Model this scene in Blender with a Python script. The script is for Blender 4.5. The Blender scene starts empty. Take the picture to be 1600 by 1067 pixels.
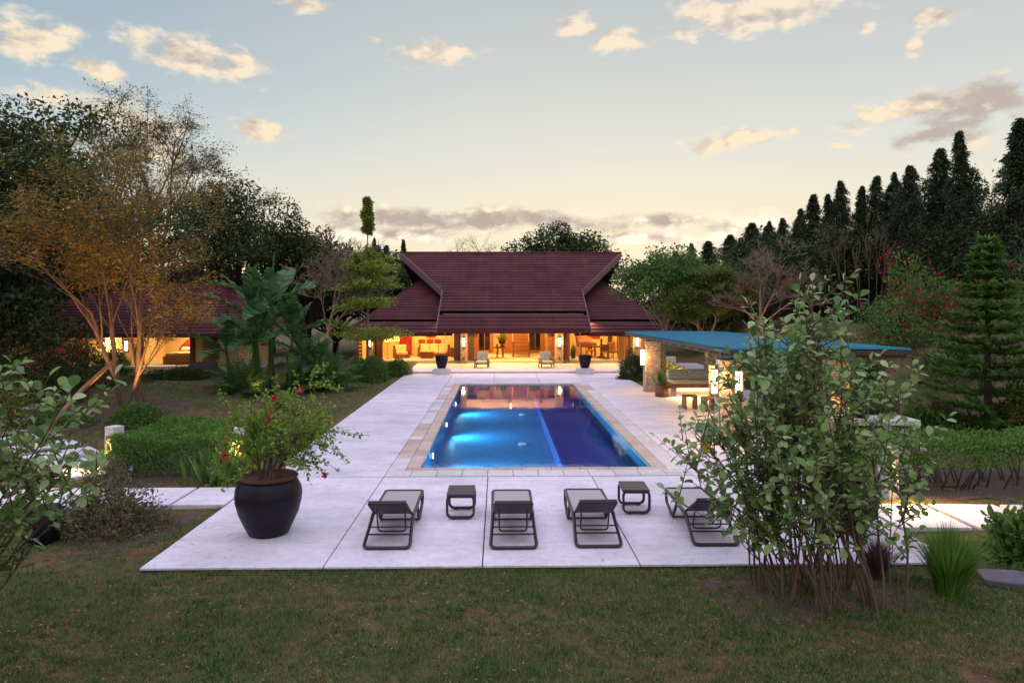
import bpy, math, random
import numpy as np
from mathutils import Vector, Matrix
S = bpy.context.scene
COL = S.collection
R = math.radians
# ------------------------------------------------------------------ camera
YAW = R(1.128); CAMZ = 3.6; FPX = 1067.0
cd = bpy.data.cameras.new('camera'); cam = bpy.data.objects.new('camera', cd); COL.objects.link(cam)
cam.location = (0, 0, CAMZ); cam.rotation_euler = (R(90), 0, -YAW)
cd.sensor_width = 36; cd.lens = 36*FPX/1600; cd.shift_y = -54.5/1600; cd.clip_start = .05; cd.clip_end = 4000
S.camera = cam
def W(px, py, t):
    a = (px-800)/FPX*t
    return Vector((t*math.sin(YAW)+a*math.cos(YAW), t*math.cos(YAW)-a*math.sin(YAW), CAMZ-(py-479)/FPX*t))
# ------------------------------------------------------------------ render settings
S.view_settings.view_transform = 'Standard'; S.view_settings.look = 'None'; S.view_settings.gamma = 1
S.view_settings.exposure = 0.25
S.render.engine = 'CYCLES'
cy = S.cycles
cy.use_denoising = True; cy.max_bounces = 6; cy.diffuse_bounces = 3; cy.glossy_bounces = 3
cy.transmission_bounces = 4; cy.transparent_max_bounces = 12
cy.caustics_reflective = False; cy.caustics_refractive = False; cy.sample_clamp_indirect = 4.0
# ------------------------------------------------------------------ world: dusk sky with broken clouds
SUN_EL, SUN_AZ = R(4), R(12)
wd = bpy.data.worlds.new('World'); S.world = wd; wd.use_nodes = True
wt = wd.node_tree; wt.nodes.clear()
def wn(t, **k):
    n = wt.nodes.new(t)
    for a, b in k.items(): setattr(n, a, b)
    return n
def wl(a, b): wt.links.new(a, b)
def wmath(op, a, b=None, c=None, clamp=False):
    n = wn('ShaderNodeMath', operation=op, use_clamp=clamp)
    for i, v in enumerate((a, b, c)):
        if v is None: continue
        if isinstance(v, (int, float)): n.inputs[i].default_value = v
        else: wl(v, n.inputs[i])
    return n.outputs[0]
def wvec(op, a, b):
    n = wn('ShaderNodeVectorMath', operation=op)
    for i, v in enumerate((a, b)):
        if v is None: continue
        if isinstance(v, tuple): n.inputs[i].default_value = v
        else: wl(v, n.inputs[i])
    return n
def wramp(f, stops, interp='LINEAR'):
    n = wn('ShaderNodeValToRGB'); n.color_ramp.interpolation = interp
    e = n.color_ramp.elements
    while len(e) < len(stops): e.new(.5)
    for k, (p, c) in enumerate(stops): e[k].position = p; e[k].color = (*c, 1)
    wl(f, n.inputs[0]); return n.outputs[0]
def wmix(f, a, b, bt='MIX'):
    n = wn('ShaderNodeMix', data_type='RGBA', blend_type=bt)
    for i, v in ((0, f), (6, a), (7, b)):
        if isinstance(v, (int, float)): n.inputs[i].default_value = v
        elif isinstance(v, tuple): n.inputs[i].default_value = (*v, 1)
        else: wl(v, n.inputs[i])
    return n.outputs[2]
def wstep(x, lo, hi):
    n = wn('ShaderNodeMapRange', interpolation_type='SMOOTHSTEP')
    wl(x, n.inputs[0]); n.inputs[1].default_value = lo; n.inputs[2].default_value = hi
    return n.outputs[0]
tc = wn('ShaderNodeTexCoord'); sx = wn('ShaderNodeSeparateXYZ'); wl(tc.outputs['Generated'], sx.inputs[0])
X_, Y_, Z_ = sx.outputs
az = wmath('ARCTAN2', X_, Y_)
hor = wmath('SQRT', wmath('ADD', wmath('MULTIPLY', X_, X_), wmath('MULTIPLY', Y_, Y_)))
el = wmath('DIVIDE', Z_, wmath('MAXIMUM', hor, .02))
cb = wn('ShaderNodeCombineXYZ'); wl(az, cb.inputs[0]); wl(el, cb.inputs[1]); uv = cb.outputs[0]
sky = wn('ShaderNodeTexSky', sky_type='NISHITA', sun_disc=False)
sky.sun_elevation = SUN_EL; sky.sun_rotation = SUN_AZ; sky.air_density = 1.0; sky.dust_density = 1.2; sky.ozone_density = 1.0
sky_c = wvec('SCALE', sky.outputs[0], None); sky_c.inputs[3].default_value = .05
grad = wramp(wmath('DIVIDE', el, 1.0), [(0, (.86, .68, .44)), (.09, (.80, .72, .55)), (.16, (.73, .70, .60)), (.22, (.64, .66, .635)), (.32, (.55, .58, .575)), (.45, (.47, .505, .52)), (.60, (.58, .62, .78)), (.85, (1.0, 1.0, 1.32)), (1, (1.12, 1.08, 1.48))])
# warmer and brighter towards the sunset
glow = wmath('EXPONENT', wmath('MULTIPLY', wmath('POWER', wvec('LENGTH', wvec('MULTIPLY', wvec('SUBTRACT', uv, (.12, .04, 0)).outputs[0], (1.9, 4.6, 0)).outputs[0], None).outputs[1], 2), -1))
lw = wmath('MULTIPLY', wstep(az, .05, -.75), wmath('MULTIPLY', wstep(el, .06, .32), wstep(el, .75, .5)))
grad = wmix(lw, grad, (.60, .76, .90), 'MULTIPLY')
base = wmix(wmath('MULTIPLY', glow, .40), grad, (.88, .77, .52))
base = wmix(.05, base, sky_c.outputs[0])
CL = [  # px, py, half width, half height, turn, grey
 (55, 62, 85, 40, 4, .15), (150, 108, 85, 20, 14, .1), (300, 84, 118, 36, 6, .3), (375, 108, 40, 30, 20, .1), (672, 82, 82, 22, 3, .25),
 (905, 45, 58, 20, 12, .1), (965, 66, 42, 24, 4, .05), (1195, 14, 178, 36, -3, .05), (1090, 24, 55, 26, 5, .1), (1460, 22, 62, 18, -4, .2), (1430, 72, 17, 24, 10, .1),
 (1352, 45, 16, 9, 0, .1), (480, 4, 52, 18, 0, .3), (415, 203, 64, 20, 10, .25), (1148, 220, 92, 19, -3, 0), (1425, 168, 125, 22, -6, .05),
 (1530, 165, 135, 48, -14, 1.35), (1450, 212, 70, 18, -8, .8), (1240, 205, 10, 6, 0, .1), (1312, 228, 22, 8, 12, .05),
 (610, 340, 140, 22, 1, .95), (770, 342, 135, 25, 0, 1.0), (905, 352, 85, 18, 6, .95), (1050, 345, 90, 17, 3, .9), (1000, 372, 120, 12, 0, .1),
 (1160, 352, 110, 24, -2, -.1), (1130, 374, 130, 22, 0, -.2), (600, 366, 150, 16, 0, .25), (220, 200, 85, 44, 18, .15), (120, 165, 90, 26, 6, .1), (300, 190, 12, 6, 0, .2)]
nz = wn('ShaderNodeTexNoise', noise_dimensions='3D'); nz.inputs['Scale'].default_value = 1; nz.inputs['Detail'].default_value = 8; nz.inputs['Roughness'].default_value = .58
wl(wvec('MULTIPLY', uv, (19, 33, 0)).outputs[0], nz.inputs['Vector'])
nb = wn('ShaderNodeTexNoise', noise_dimensions='3D'); nb.inputs['Scale'].default_value = 1; nb.inputs['Detail'].default_value = 6; nb.inputs['Roughness'].default_value = .55
wl(wvec('MULTIPLY', wvec('ADD', uv, (.010, -.012, 0)).outputs[0], (19, 33, 0)).outputs[0], nb.inputs['Vector'])
mask = None; gmask = None
for (px, py, hw, hh, turn, g) in CL:
    a = (px-800)/FPX; u0 = YAW+math.atan(a); v0 = (479-py)/FPX/math.sqrt(1+a*a)
    su = hw*1.12/FPX/(1+a*a); sv = hh*1.12/FPX/math.sqrt(1+a*a)
    d = wvec('SUBTRACT', uv, (u0, v0, 0)).outputs[0]
    rt = wn('ShaderNodeVectorRotate', rotation_type='Z_AXIS'); wl(d, rt.inputs['Vector']); rt.inputs['Angle'].default_value = R(turn)
    ln = wvec('LENGTH', wvec('MULTIPLY', rt.outputs[0], (1/su, 1/sv, 0)).outputs[0], None).outputs[1]
    m = wmath('SUBTRACT', 1, ln)
    mask = m if mask is None else wmath('MAXIMUM', mask, m)
    if abs(g) > .02:
        gm = wmath('MULTIPLY', wmath('MAXIMUM', wmath('ADD', m, .25), 0, clamp=True), g)
        gmask = gm if gmask is None else wmath('ADD', gmask, gm)
# loose clouds elsewhere, away from the view
nf = wn('ShaderNodeTexNoise'); nf.inputs['Scale'].default_value = 3.1; nf.inputs['Detail'].default_value = 4; wl(tc.outputs['Generated'], nf.inputs['Vector'])
away = wmath('SUBTRACT', wmath('MULTIPLY', wstep(wmath('ABSOLUTE', az), .85, 1.3), wmath('MULTIPLY', wmath('SUBTRACT', nf.outputs[0], .5), 4)), wmath('SUBTRACT', 1.2, wmath('MULTIPLY', wstep(wmath('ABSOLUTE', az), .85, 1.3), 1.2)))
mask = wmath('MAXIMUM', wmath('MAXIMUM', mask, -1.0), away)
dens = wstep(wmath('ADD', mask, wmath('MULTIPLY', wmath('SUBTRACT', nz.outputs[0], .5), 2.9)), .03, .72)
relief = wmath('MULTIPLY', wmath('SUBTRACT', nb.outputs[0], nz.outputs[0]), 4.6)
shade = wmath('ADD', wmath('ADD', gmask, relief), .10, clamp=True)
warm = wramp(wmath('DIVIDE', el, .5), [(0, (1.0, .86, .70)), (.22, (1.0, .86, .68)), (.35, (.88, .71, .47)), (.7, (.84, .71, .54)), (1, (.83, .69, .53))])
cool = wramp(wmath('DIVIDE', el, .5), [(0, (.40, .31, .28)), (.35, (.44, .36, .31)), (1, (.50, .45, .43))])
cloud = wmix(shade, warm, cool)
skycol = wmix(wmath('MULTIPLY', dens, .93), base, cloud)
# below the horizon the dome is dull
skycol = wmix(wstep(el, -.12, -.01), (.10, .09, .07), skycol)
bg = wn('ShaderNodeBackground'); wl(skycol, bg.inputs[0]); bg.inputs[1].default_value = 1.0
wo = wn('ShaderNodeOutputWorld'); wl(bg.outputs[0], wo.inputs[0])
wd.cycles.sampling_method = 'MANUAL'; wd.cycles.sample_map_resolution = 512
# ------------------------------------------------------------------ sun: just down, a broad weak warm light from the western sky
sl = bpy.data.lights.new('sun', 'SUN'); sl.energy = .25; sl.angle = R(40); sl.color = (1, .86, .70)
so = bpy.data.objects.new('sun', sl); COL.objects.link(so); so.rotation_euler = (R(48), 0, R(-20))
# ------------------------------------------------------------------ materials
def mat(name):
    m = bpy.data.materials.new(name); m.use_nodes = True
    nt = m.node_tree; p = nt.nodes['Principled BSDF']
    return m, nt, p
def nd(nt, t, **k):
    n = nt.nodes.new(t)
    for a, b in k.items(): setattr(n, a, b)
    return n
def ramp(nt, f, stops, interp='LINEAR'):
    n = nd(nt, 'ShaderNodeValToRGB'); n.color_ramp.interpolation = interp; e = n.color_ramp.elements
    while len(e) < len(stops): e.new(.5)
    for k, (p, c) in enumerate(stops): e[k].position = p; e[k].color = (*c, 1)
    nt.links.new(f, n.inputs[0]); return n.outputs[0]
def noise(nt, scale, detail=5, rough=.6, stretch=None, coord='Object'):
    t = nd(nt, 'ShaderNodeTexCoord'); n = nd(nt, 'ShaderNodeTexNoise')
    n.inputs['Scale'].default_value = scale; n.inputs['Detail'].default_value = detail; n.inputs['Roughness'].default_value = rough
    v = t.outputs[coord]
    if stretch:
        mp = nd(nt, 'ShaderNodeMapping'); mp.inputs['Scale'].default_value = stretch; nt.links.new(v, mp.inputs[0]); v = mp.outputs[0]
    nt.links.new(v, n.inputs['Vector']); return n.outputs[0]
def mixc(nt, f, a, b, bt='MIX'):
    n = nd(nt, 'ShaderNodeMix', data_type='RGBA', blend_type=bt)
    for i, v in ((0, f), (6, a), (7, b)):
        if isinstance(v, (int, float)): n.inputs[i].default_value = v
        elif isinstance(v, tuple): n.inputs[i].default_value = (*v, 1)
        else: nt.links.new(v, n.inputs[i])
    return n.outputs[2]
def bump(nt, p, h, s=.3, d=.02):
    b = nd(nt, 'ShaderNodeBump'); b.inputs['Strength'].default_value = s; b.inputs['Distance'].default_value = d
    nt.links.new(h, b.inputs['Height']); nt.links.new(b.outputs[0], p.inputs['Normal'])
def plain(name, c1, c2=None, scale=8, rough=.6, bs=0, stretch=None, metal=0, spec=.5, bd=.01):
    m, nt, p = mat(name)
    c2 = c2 or tuple(x*.75 for x in c1)
    f = noise(nt, scale, 6, .65, stretch)
    nt.links.new(ramp(nt, f, [(.3, c2), (.7, c1)]), p.inputs['Base Color'])
    p.inputs['Roughness'].default_value = rough; p.inputs['Metallic'].default_value = metal; p.inputs['Specular IOR Level'].default_value = spec
    if bs: bump(nt, p, f, bs, bd)
    return m
def emit(name, c, s):
    m, nt, p = mat(name)
    p.inputs['Base Color'].default_value = (*c, 1); p.inputs['Emission Color'].default_value = (*c, 1); p.inputs['Emission Strength'].default_value = s
    return m
LEAF_GAIN = 1.6
def leafmat(name, cols, transl=.3, rough=.55, clump=.9, spec=.2):
    cols = [tuple(min(.8, v*LEAF_GAIN) for v in c) for c in cols]; transl = min(.5, transl*1.3)
    m, nt, p = mat(name)
    g = nd(nt, 'ShaderNodeNewGeometry')
    f = nd(nt, 'ShaderNodeMath', operation='ADD'); n2 = noise(nt, clump, 2)
    f.inputs[1].default_value = 0; nt.links.new(g.outputs['Random Per Island'], f.inputs[0])
    mm = nd(nt, 'ShaderNodeMath', operation='MULTIPLY_ADD'); nt.links.new(n2, mm.inputs[0]); mm.inputs[1].default_value = .9; mm.inputs[2].default_value = -.45
    nt.links.new(mm.outputs[0], f.inputs[1])
    k = len(cols)
    c = ramp(nt, f.outputs[0], [(i/(k-1) if k > 1 else 0, x) for i, x in enumerate(cols)])
    nt.links.new(c, p.inputs['Base Color']); p.inputs['Roughness'].default_value = rough; p.inputs['Specular IOR Level'].default_value = spec
    tr = nd(nt, 'ShaderNodeBsdfTranslucent'); nt.links.new(c, tr.inputs[0])
    mx = nd(nt, 'ShaderNodeMixShader'); mx.inputs[0].default_value = transl
    nt.links.new(p.outputs[0], mx.inputs[1]); nt.links.new(tr.outputs[0], mx.inputs[2])
    nt.links.new(mx.outputs[0], nt.nodes['Material Output'].inputs[0])
    return m
M = {}
def concrete(name, a, b, tex=60):
    m, nt, p = mat(name)
    f1 = noise(nt, 1.1, 6, .65); f2 = noise(nt, tex, 3, .7)
    c = ramp(nt, f1, [(.28, b), (.62, a)])
    g = nd(nt, 'ShaderNodeNewGeometry')
    c = mixc(nt, .9, c, ramp(nt, g.outputs['Random Per Island'], [(0, (.80, .80, .815)), (1, (1, 1, 1))]), 'MULTIPLY')
    c = mixc(nt, .8, c, ramp(nt, f2, [(.32, (.60, .58, .60)), (.54, (1, 1, 1))]), 'MULTIPLY')
    f3 = noise(nt, .55, 8, .75, (1, 2.5, 1))
    c = mixc(nt, .75, c, ramp(nt, f3, [(.34, (.72, .70, .70)), (.56, (1, 1, 1))]), 'MULTIPLY')
    f4 = noise(nt, 7, 5, .8); c = mixc(nt, .6, c, ramp(nt, f4, [(.36, (.74, .73, .73)), (.52, (1, 1, 1))]), 'MULTIPLY')
    nt.links.new(c, p.inputs['Base Color']); p.inputs['Roughness'].default_value = .75
    bump(nt, p, f2, .35, .004); return m
M['deck'] = concrete('deck_concrete', (.83, .795, .865), (.70, .67, .735))
M['white'] = concrete('white_render', (.78, .75, .74), (.66, .63, .62))
M['coping_tan'] = concrete('sandstone', (.68, .55, .45), (.54, .42, .34))
M['joint'] = plain('joint_dark', (.06, .055, .06), (.03, .03, .03), 12, .9)
M['bark'] = plain('bark', (.17, .105, .080), (.070, .045, .036), 9, .9, .6, (1, 1, .25), bd=.02)
M['bark_pale'] = plain('pale_bark', (.30, .235, .19), (.16, .115, .09), 7, .9, .5, (1, 1, .3), bd=.02)
M['bark_dark'] = plain('dark_bark', (.07, .05, .04), (.03, .022, .018), 9, .9, .5, bd=.02)
M['wood'] = plain('red_brown_wood', (.24, .085, .035), (.13, .042, .018), 6, .45, .15, (6, 6, .6))
M['wood_dark'] = plain('dark_wood', (.075, .04, .026), (.04, .022, .016), 6, .5, .15, (6, 6, .6))
M['wood_teak'] = plain('teak', (.30, .15, .065), (.19, .09, .04), 6, .5, .15, (.6, 6, 6))
M['wood_orange'] = plain('honey_wood', (.42, .19, .07), (.30, .125, .045), 5, .45, .1, (6, 6, .6))
M['wall_cream'] = plain('cream_wall', (.78, .60, .36), (.70, .52, .29), 3, .8)
M['cushion'] = plain('cream_cushion', (.72, .62, .42), (.60, .51, .34), 30, .9, .2)
M['pattern'] = plain('patterned_cushion', (.74, .68, .62), (.24, .20, .19), 26, .9, .2)
M['red_cloth'] = plain('red_cloth', (.42, .035, .03), (.28, .02, .02), 5, .85, .1, (20, 1, .3))
M['tube'] = plain('brown_powder_coat', (.026, .018, .026), (.018, .013, .018), 40, .42, .08)
M['sling'] = plain('grey_sling', (.44, .39, .40), (.36, .32, .33), 90, .85, .3, bd=.003)
M['pot'] = plain('dark_glazed_pot', (.017, .013, .024), (.008, .007, .013), 5, .42, .25, (1, 1, 3), spec=.22)
M['rust'] = plain('rusty_rim', (.12, .040, .026), (.05, .022, .016), 14, .8, .2)
M['soil'] = plain('soil', (.05, .035, .025), (.02, .014, .01), 20, .95, .5)
M['teal'] = plain('teal_metal', (.014, .215, .335), (.010, .145, .225), 1.6, .5, .15, (1, 6, 1), spec=.25)
M['steel'] = plain('chain_steel', (.55, .5, .46), (.4, .36, .33), 20, .35, 0, metal=1)
M['grey_stone'] = plain('grey_stone', (.12, .11, .145), (.06, .055, .075), 5, .85, .5)
M['tile_roof'] = None
def rooftile():
    m, nt, p = mat('roof_tile')
    g = nd(nt, 'ShaderNodeNewGeometry')
    f1 = noise(nt, .9, 6, .6)
    t = nd(nt, 'ShaderNodeTexCoord'); mp = nd(nt, 'ShaderNodeMapping'); mp.inputs['Scale'].default_value = (3.2, .02, .02); nt.links.new(t.outputs['Object'], mp.inputs[0])
    wv = nd(nt, 'ShaderNodeTexNoise'); wv.inputs['Scale'].default_value = 1.4; wv.inputs['Detail'].default_value = 3; nt.links.new(mp.outputs[0], wv.inputs['Vector'])
    c = ramp(nt, f1, [(.3, (.072, .021, .026)), (.7, (.118, .038, .043))])
    c = mixc(nt, .7, c, ramp(nt, g.outputs['Random Per Island'], [(0, (.72, .72, .74)), (1, (1.1, 1.06, 1.05))]), 'MULTIPLY')
    c = mixc(nt, .5, c, ramp(nt, wv.outputs[0], [(.35, (.75, .73, .72)), (.6, (1.05, 1.02, 1))]), 'MULTIPLY')
    nt.links.new(c, p.inputs['Base Color']); p.inputs['Roughness'].default_value = .85; p.inputs['Specular IOR Level'].default_value = .18
    bump(nt, p, noise(nt, 18, 4), .25, .01); return m
M['tile_roof'] = rooftile()
M['fascia'] = plain('fascia_board', (.21, .13, .125), (.15, .09, .09), 4, .6, .1, (.4, 4, 4))
def stonework(name, c1, c2, mortar, sc=3.2):
    m, nt, p = mat(name)
    t = nd(nt, 'ShaderNodeTexCoord'); mp = nd(nt, 'ShaderNodeMapping'); mp.inputs['Scale'].default_value = (1, 1, 1.9); nt.links.new(t.outputs['Object'], mp.inputs[0])
    v = nd(nt, 'ShaderNodeTexVoronoi'); v.inputs['Scale'].default_value = sc; nt.links.new(mp.outputs[0], v.inputs['Vector'])
    e = nd(nt, 'ShaderNodeTexVoronoi', feature='DISTANCE_TO_EDGE'); e.inputs['Scale'].default_value = sc; nt.links.new(mp.outputs[0], e.inputs['Vector'])
    sp = nd(nt, 'ShaderNodeSeparateColor'); nt.links.new(v.outputs['Color'], sp.inputs[0])
    c = ramp(nt, sp.outputs[0], [(0, c2), (1, c1)])
    c = mixc(nt, .5, c, ramp(nt, noise(nt, 14, 6), [(.3, (.6, .6, .6)), (.7, (1.1, 1.1, 1.1))]), 'MULTIPLY')
    k = ramp(nt, e.outputs[0], [(.015, (0, 0, 0)), (.06, (1, 1, 1))])
    c = mixc(nt, k, mortar, c)
    nt.links.new(c, p.inputs['Base Color']); p.inputs['Roughness'].default_value = .85
    bump(nt, p, k, .7, .03); return m
M['stone'] = stonework('pillar_stone', (.62, .46, .35), (.38, .27, .20), (.26, .20, .15), 4.5)
def mosaic(name, cols):
    m, nt, p = mat(name)
    t = nd(nt, 'ShaderNodeTexCoord'); mp = nd(nt, 'ShaderNodeMapping'); mp.inputs['Location'].default_value = (.03, .03, .03); nt.links.new(t.outputs['Object'], mp.inputs[0])
    v = nd(nt, 'ShaderNodeTexVoronoi', distance='CHEBYCHEV'); v.inputs['Scale'].default_value = 9.0; v.inputs['Randomness'].default_value = 0; nt.links.new(mp.outputs[0], v.inputs['Vector'])
    sp = nd(nt, 'ShaderNodeSeparateColor'); nt.links.new(v.outputs['Color'], sp.inputs[0])
    c = ramp(nt, sp.outputs[0], [(0, cols[0]), (.5, cols[1]), (1, cols[2])])
    k = ramp(nt, v.outputs['Distance'], [(.42, (1, 1, 1)), (.47, (0, 0, 0))])
    c = mixc(nt, k, tuple(min(1, (1.45 if cols[1][1] > .05 else 2.6)*v+.012) for v in cols[1]), c)
    nt.links.new(c, p.inputs['Base Color']); p.inputs['Roughness'].default_value = .35; return m
M['mosaic'] = mosaic('pool_mosaic', [(.010, .095, .20), (.016, .14, .28), (.026, .18, .34)])
def water():
    m, nt, p = mat('pool_water'); nt.nodes.remove(p)
    tr = nd(nt, 'ShaderNodeBsdfTransparent'); tr.inputs[0].default_value = (.72, .88, .98, 1)
    gl = nd(nt, 'ShaderNodeBsdfGlossy'); gl.inputs['Roughness'].default_value = .035
    fr = nd(nt, 'ShaderNodeFresnel'); fr.inputs[0].default_value = 1.2
    h = noise(nt, 2.2, 4, .5, (1, .55, 1)); b = nd(nt, 'ShaderNodeBump'); b.inputs['Strength'].default_value = .05; b.inputs['Distance'].default_value = .06
    nt.links.new(h, b.inputs['Height']); nt.links.new(b.outputs[0], gl.inputs['Normal']); nt.links.new(b.outputs[0], fr.inputs['Normal'])
    mx = nd(nt, 'ShaderNodeMixShader'); nt.links.new(fr.outputs[0], mx.inputs[0]); nt.links.new(tr.outputs[0], mx.inputs[1]); nt.links.new(gl.outputs[0], mx.inputs[2])
    nt.links.new(mx.outputs[0], nt.nodes['Material Output'].inputs[0]); return m
M['water'] = water()
def glassdark():
    m, nt, p = mat('window_glass')
    p.inputs['Base Color'].default_value = (.012, .012, .014, 1); p.inputs['Roughness'].default_value = .06; return m
M['glass'] = glassdark()
def lawn():
    m, nt, p = mat('lawn')
    f1 = noise(nt, .55, 6, .65); f2 = noise(nt, 6, 5, .7); f3 = noise(nt, 45, 4, .75)
    c = ramp(nt, f1, [(.36, (.225, .135, .098)), (.47, (.155, .122, .070)), (.60, (.082, .118, .046)), (.75, (.080, .138, .046))])
    c = mixc(nt, .7, c, ramp(nt, f2, [(.35, (.50, .46, .42)), (.65, (1.3, 1.25, 1.2))]), 'MULTIPLY')
    c = mixc(nt, .8, c, ramp(nt, f3, [(.32, (.45, .42, .38)), (.66, (1.5, 1.45, 1.3))]), 'MULTIPLY')
    nt.links.new(c, p.inputs['Base Color']); p.inputs['Roughness'].default_value = .95; p.inputs['Specular IOR Level'].default_value = .1
    bump(nt, p, f3, .9, .05); return m
M['lawn'] = lawn()
M['earth'] = plain('earth_bed', (.10, .060, .042), (.045, .028, .020), 6, .95, .7)
WARM = (1.0, .50, .14)
M['lamp'] = emit('warm_lamp', (1, .80, .48), 7.0)
M['lamp_soft'] = emit('lamp_shade_lit', (1, .62, .10), 2.2)
M['lamp_strip'] = emit('warm_strip', (1, .60, .17), 5.0)
M['lamp_pool'] = emit('pool_lamp', (.75, .92, 1), 9)
# foliage
M['lf_dark'] = leafmat('dark_leaf', [(.014, .024, .009), (.034, .054, .015), (.070, .092, .026)], .3)
M['lf_black'] = leafmat('deep_leaf', [(.009, .016, .009), (.020, .034, .015), (.040, .060, .024)], .2)
M['lf_mid'] = leafmat('mid_leaf', [(.030, .070, .015), (.058, .12, .026), (.10, .17, .04)], .3)
M['lf_hedge'] = leafmat('hedge_leaf', [(.035, .085, .014), (.070, .155, .028), (.12, .22, .05)], .3)
M['lf_olive'] = leafmat('olive_leaf', [(.045, .062, .012), (.085, .10, .020), (.13, .14, .03)], .35)
M['lf_amber'] = leafmat('amber_leaf', [(.12, .085, .024), (.19, .115, .030), (.24, .15, .040), (.14, .15, .04), (.10, .14, .03)], .4)
M['lf_brown'] = leafmat('brown_leaf', [(.07, .05, .025), (.10, .08, .03), (.09, .10, .03)], .3)
M['lf_big'] = leafmat('shrub_leaf', [(.060, .115, .034), (.11, .19, .055), (.18, .27, .09), (.30, .38, .19)], .3, .42, 1.6, .4)
M['lf_yellow'] = leafmat('yellow_leaf', [(.42, .22, .02), (.50, .30, .03), (.36, .26, .03)], .3)
M['lf_bougain'] = leafmat('bougain_leaf', [(.075, .135, .018), (.13, .21, .03), (.20, .28, .05)], .35)
M['lf_red'] = leafmat('red_bract', [(.28, .007, .018), (.38, .012, .030), (.30, .012, .070)], .3)
M['lf_croton'] = leafmat('croton_leaf', [(.08, .035, .03), (.09, .08, .04), (.10, .13, .05), (.09, .06, .05)], .2)
M['lf_banana'] = leafmat('banana_leaf', [(.018, .055, .016), (.038, .095, .028), (.07, .14, .04)], .3, .35)
M['lf_palm'] = leafmat('palm_leaf', [(.020, .065, .015), (.042, .11, .024), (.08, .16, .04)], .3)
M['lf_pine'] = leafmat('pine_leaf', [(.022, .048, .010), (.045, .085, .018), (.08, .12, .028)], .2)
M['lf_norfolk'] = leafmat('norfolk_leaf', [(.040, .085, .016), (.075, .145, .026), (.13, .21, .05)], .35)
M['lf_tier'] = leafmat('tier_leaf', [(.085, .115, .018), (.14, .18, .03), (.21, .25, .05)], .35)
M['lf_vase'] = leafmat('feather_leaf', [(.045, .080, .014), (.085, .125, .022), (.14, .17, .035)], .35)
M['mosaic_dark'] = mosaic('shelf_mosaic', [(.012, .018, .115), (.018, .026, .165), (.03, .04, .22)])
M['lf_tuft'] = leafmat('tuft_blade', [(.045, .11, .016), (.08, .17, .028), (.13, .22, .05)], .35)
M['lf_tuft_purple'] = leafmat('purple_blade', [(.055, .025, .035), (.09, .05, .05), (.05, .06, .03)], .2)
M['lf_tuft_tan'] = leafmat('tan_blade', [(.07, .055, .02), (.10, .09, .03), (.05, .08, .02)], .2)
M['lf_snake'] = leafmat('sword_leaf', [(.035, .085, .02), (.07, .13, .03), (.15, .19, .05)], .2)
M['lf_grass'] = leafmat('grass_blade', [(.020, .055, .012), (.046, .110, .020), (.085, .150, .035), (.17, .18, .08), (.24, .16, .10)], .3, .6, 1.3)
M['lf_litter'] = leafmat('dry_leaf', [(.14, .08, .04), (.22, .13, .06), (.10, .06, .04)], .1)
# ------------------------------------------------------------------ object helpers
def link(o, parent=None):
    COL.objects.link(o)
    if parent is not None: o.parent = parent
    return o
def tag(o, label=None, cat=None, group=None, kind=None):
    for k, v in (('label', label), ('category', cat), ('group', group), ('kind', kind)):
        if v: o[k] = v
    return o
def thing(name, label, cat, loc=(0, 0, 0), rz=0, group=None):
    o = bpy.data.objects.new(name, None); o.empty_display_size = .2
    o.location = loc; o.rotation_euler = (0, 0, rz); link(o)
    return tag(o, label, cat, group)
def dup(src, loc=None, rz=None, label=None, sc=None, group=None):
    def cp(o, parent):
        c = o.copy(); COL.objects.link(c)
        if parent is not None: c.parent = parent
        for ch in list(o.children): cp(ch, c)
        return c
    r = cp(src, None)
    if loc is not None: r.location = loc
    if rz is not None: r.rotation_euler = (0, 0, rz)
    if sc is not None: r.scale = sc if isinstance(sc, tuple) else (sc,)*3
    if label: r['label'] = label
    if group: r['group'] = group
    return r
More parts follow.
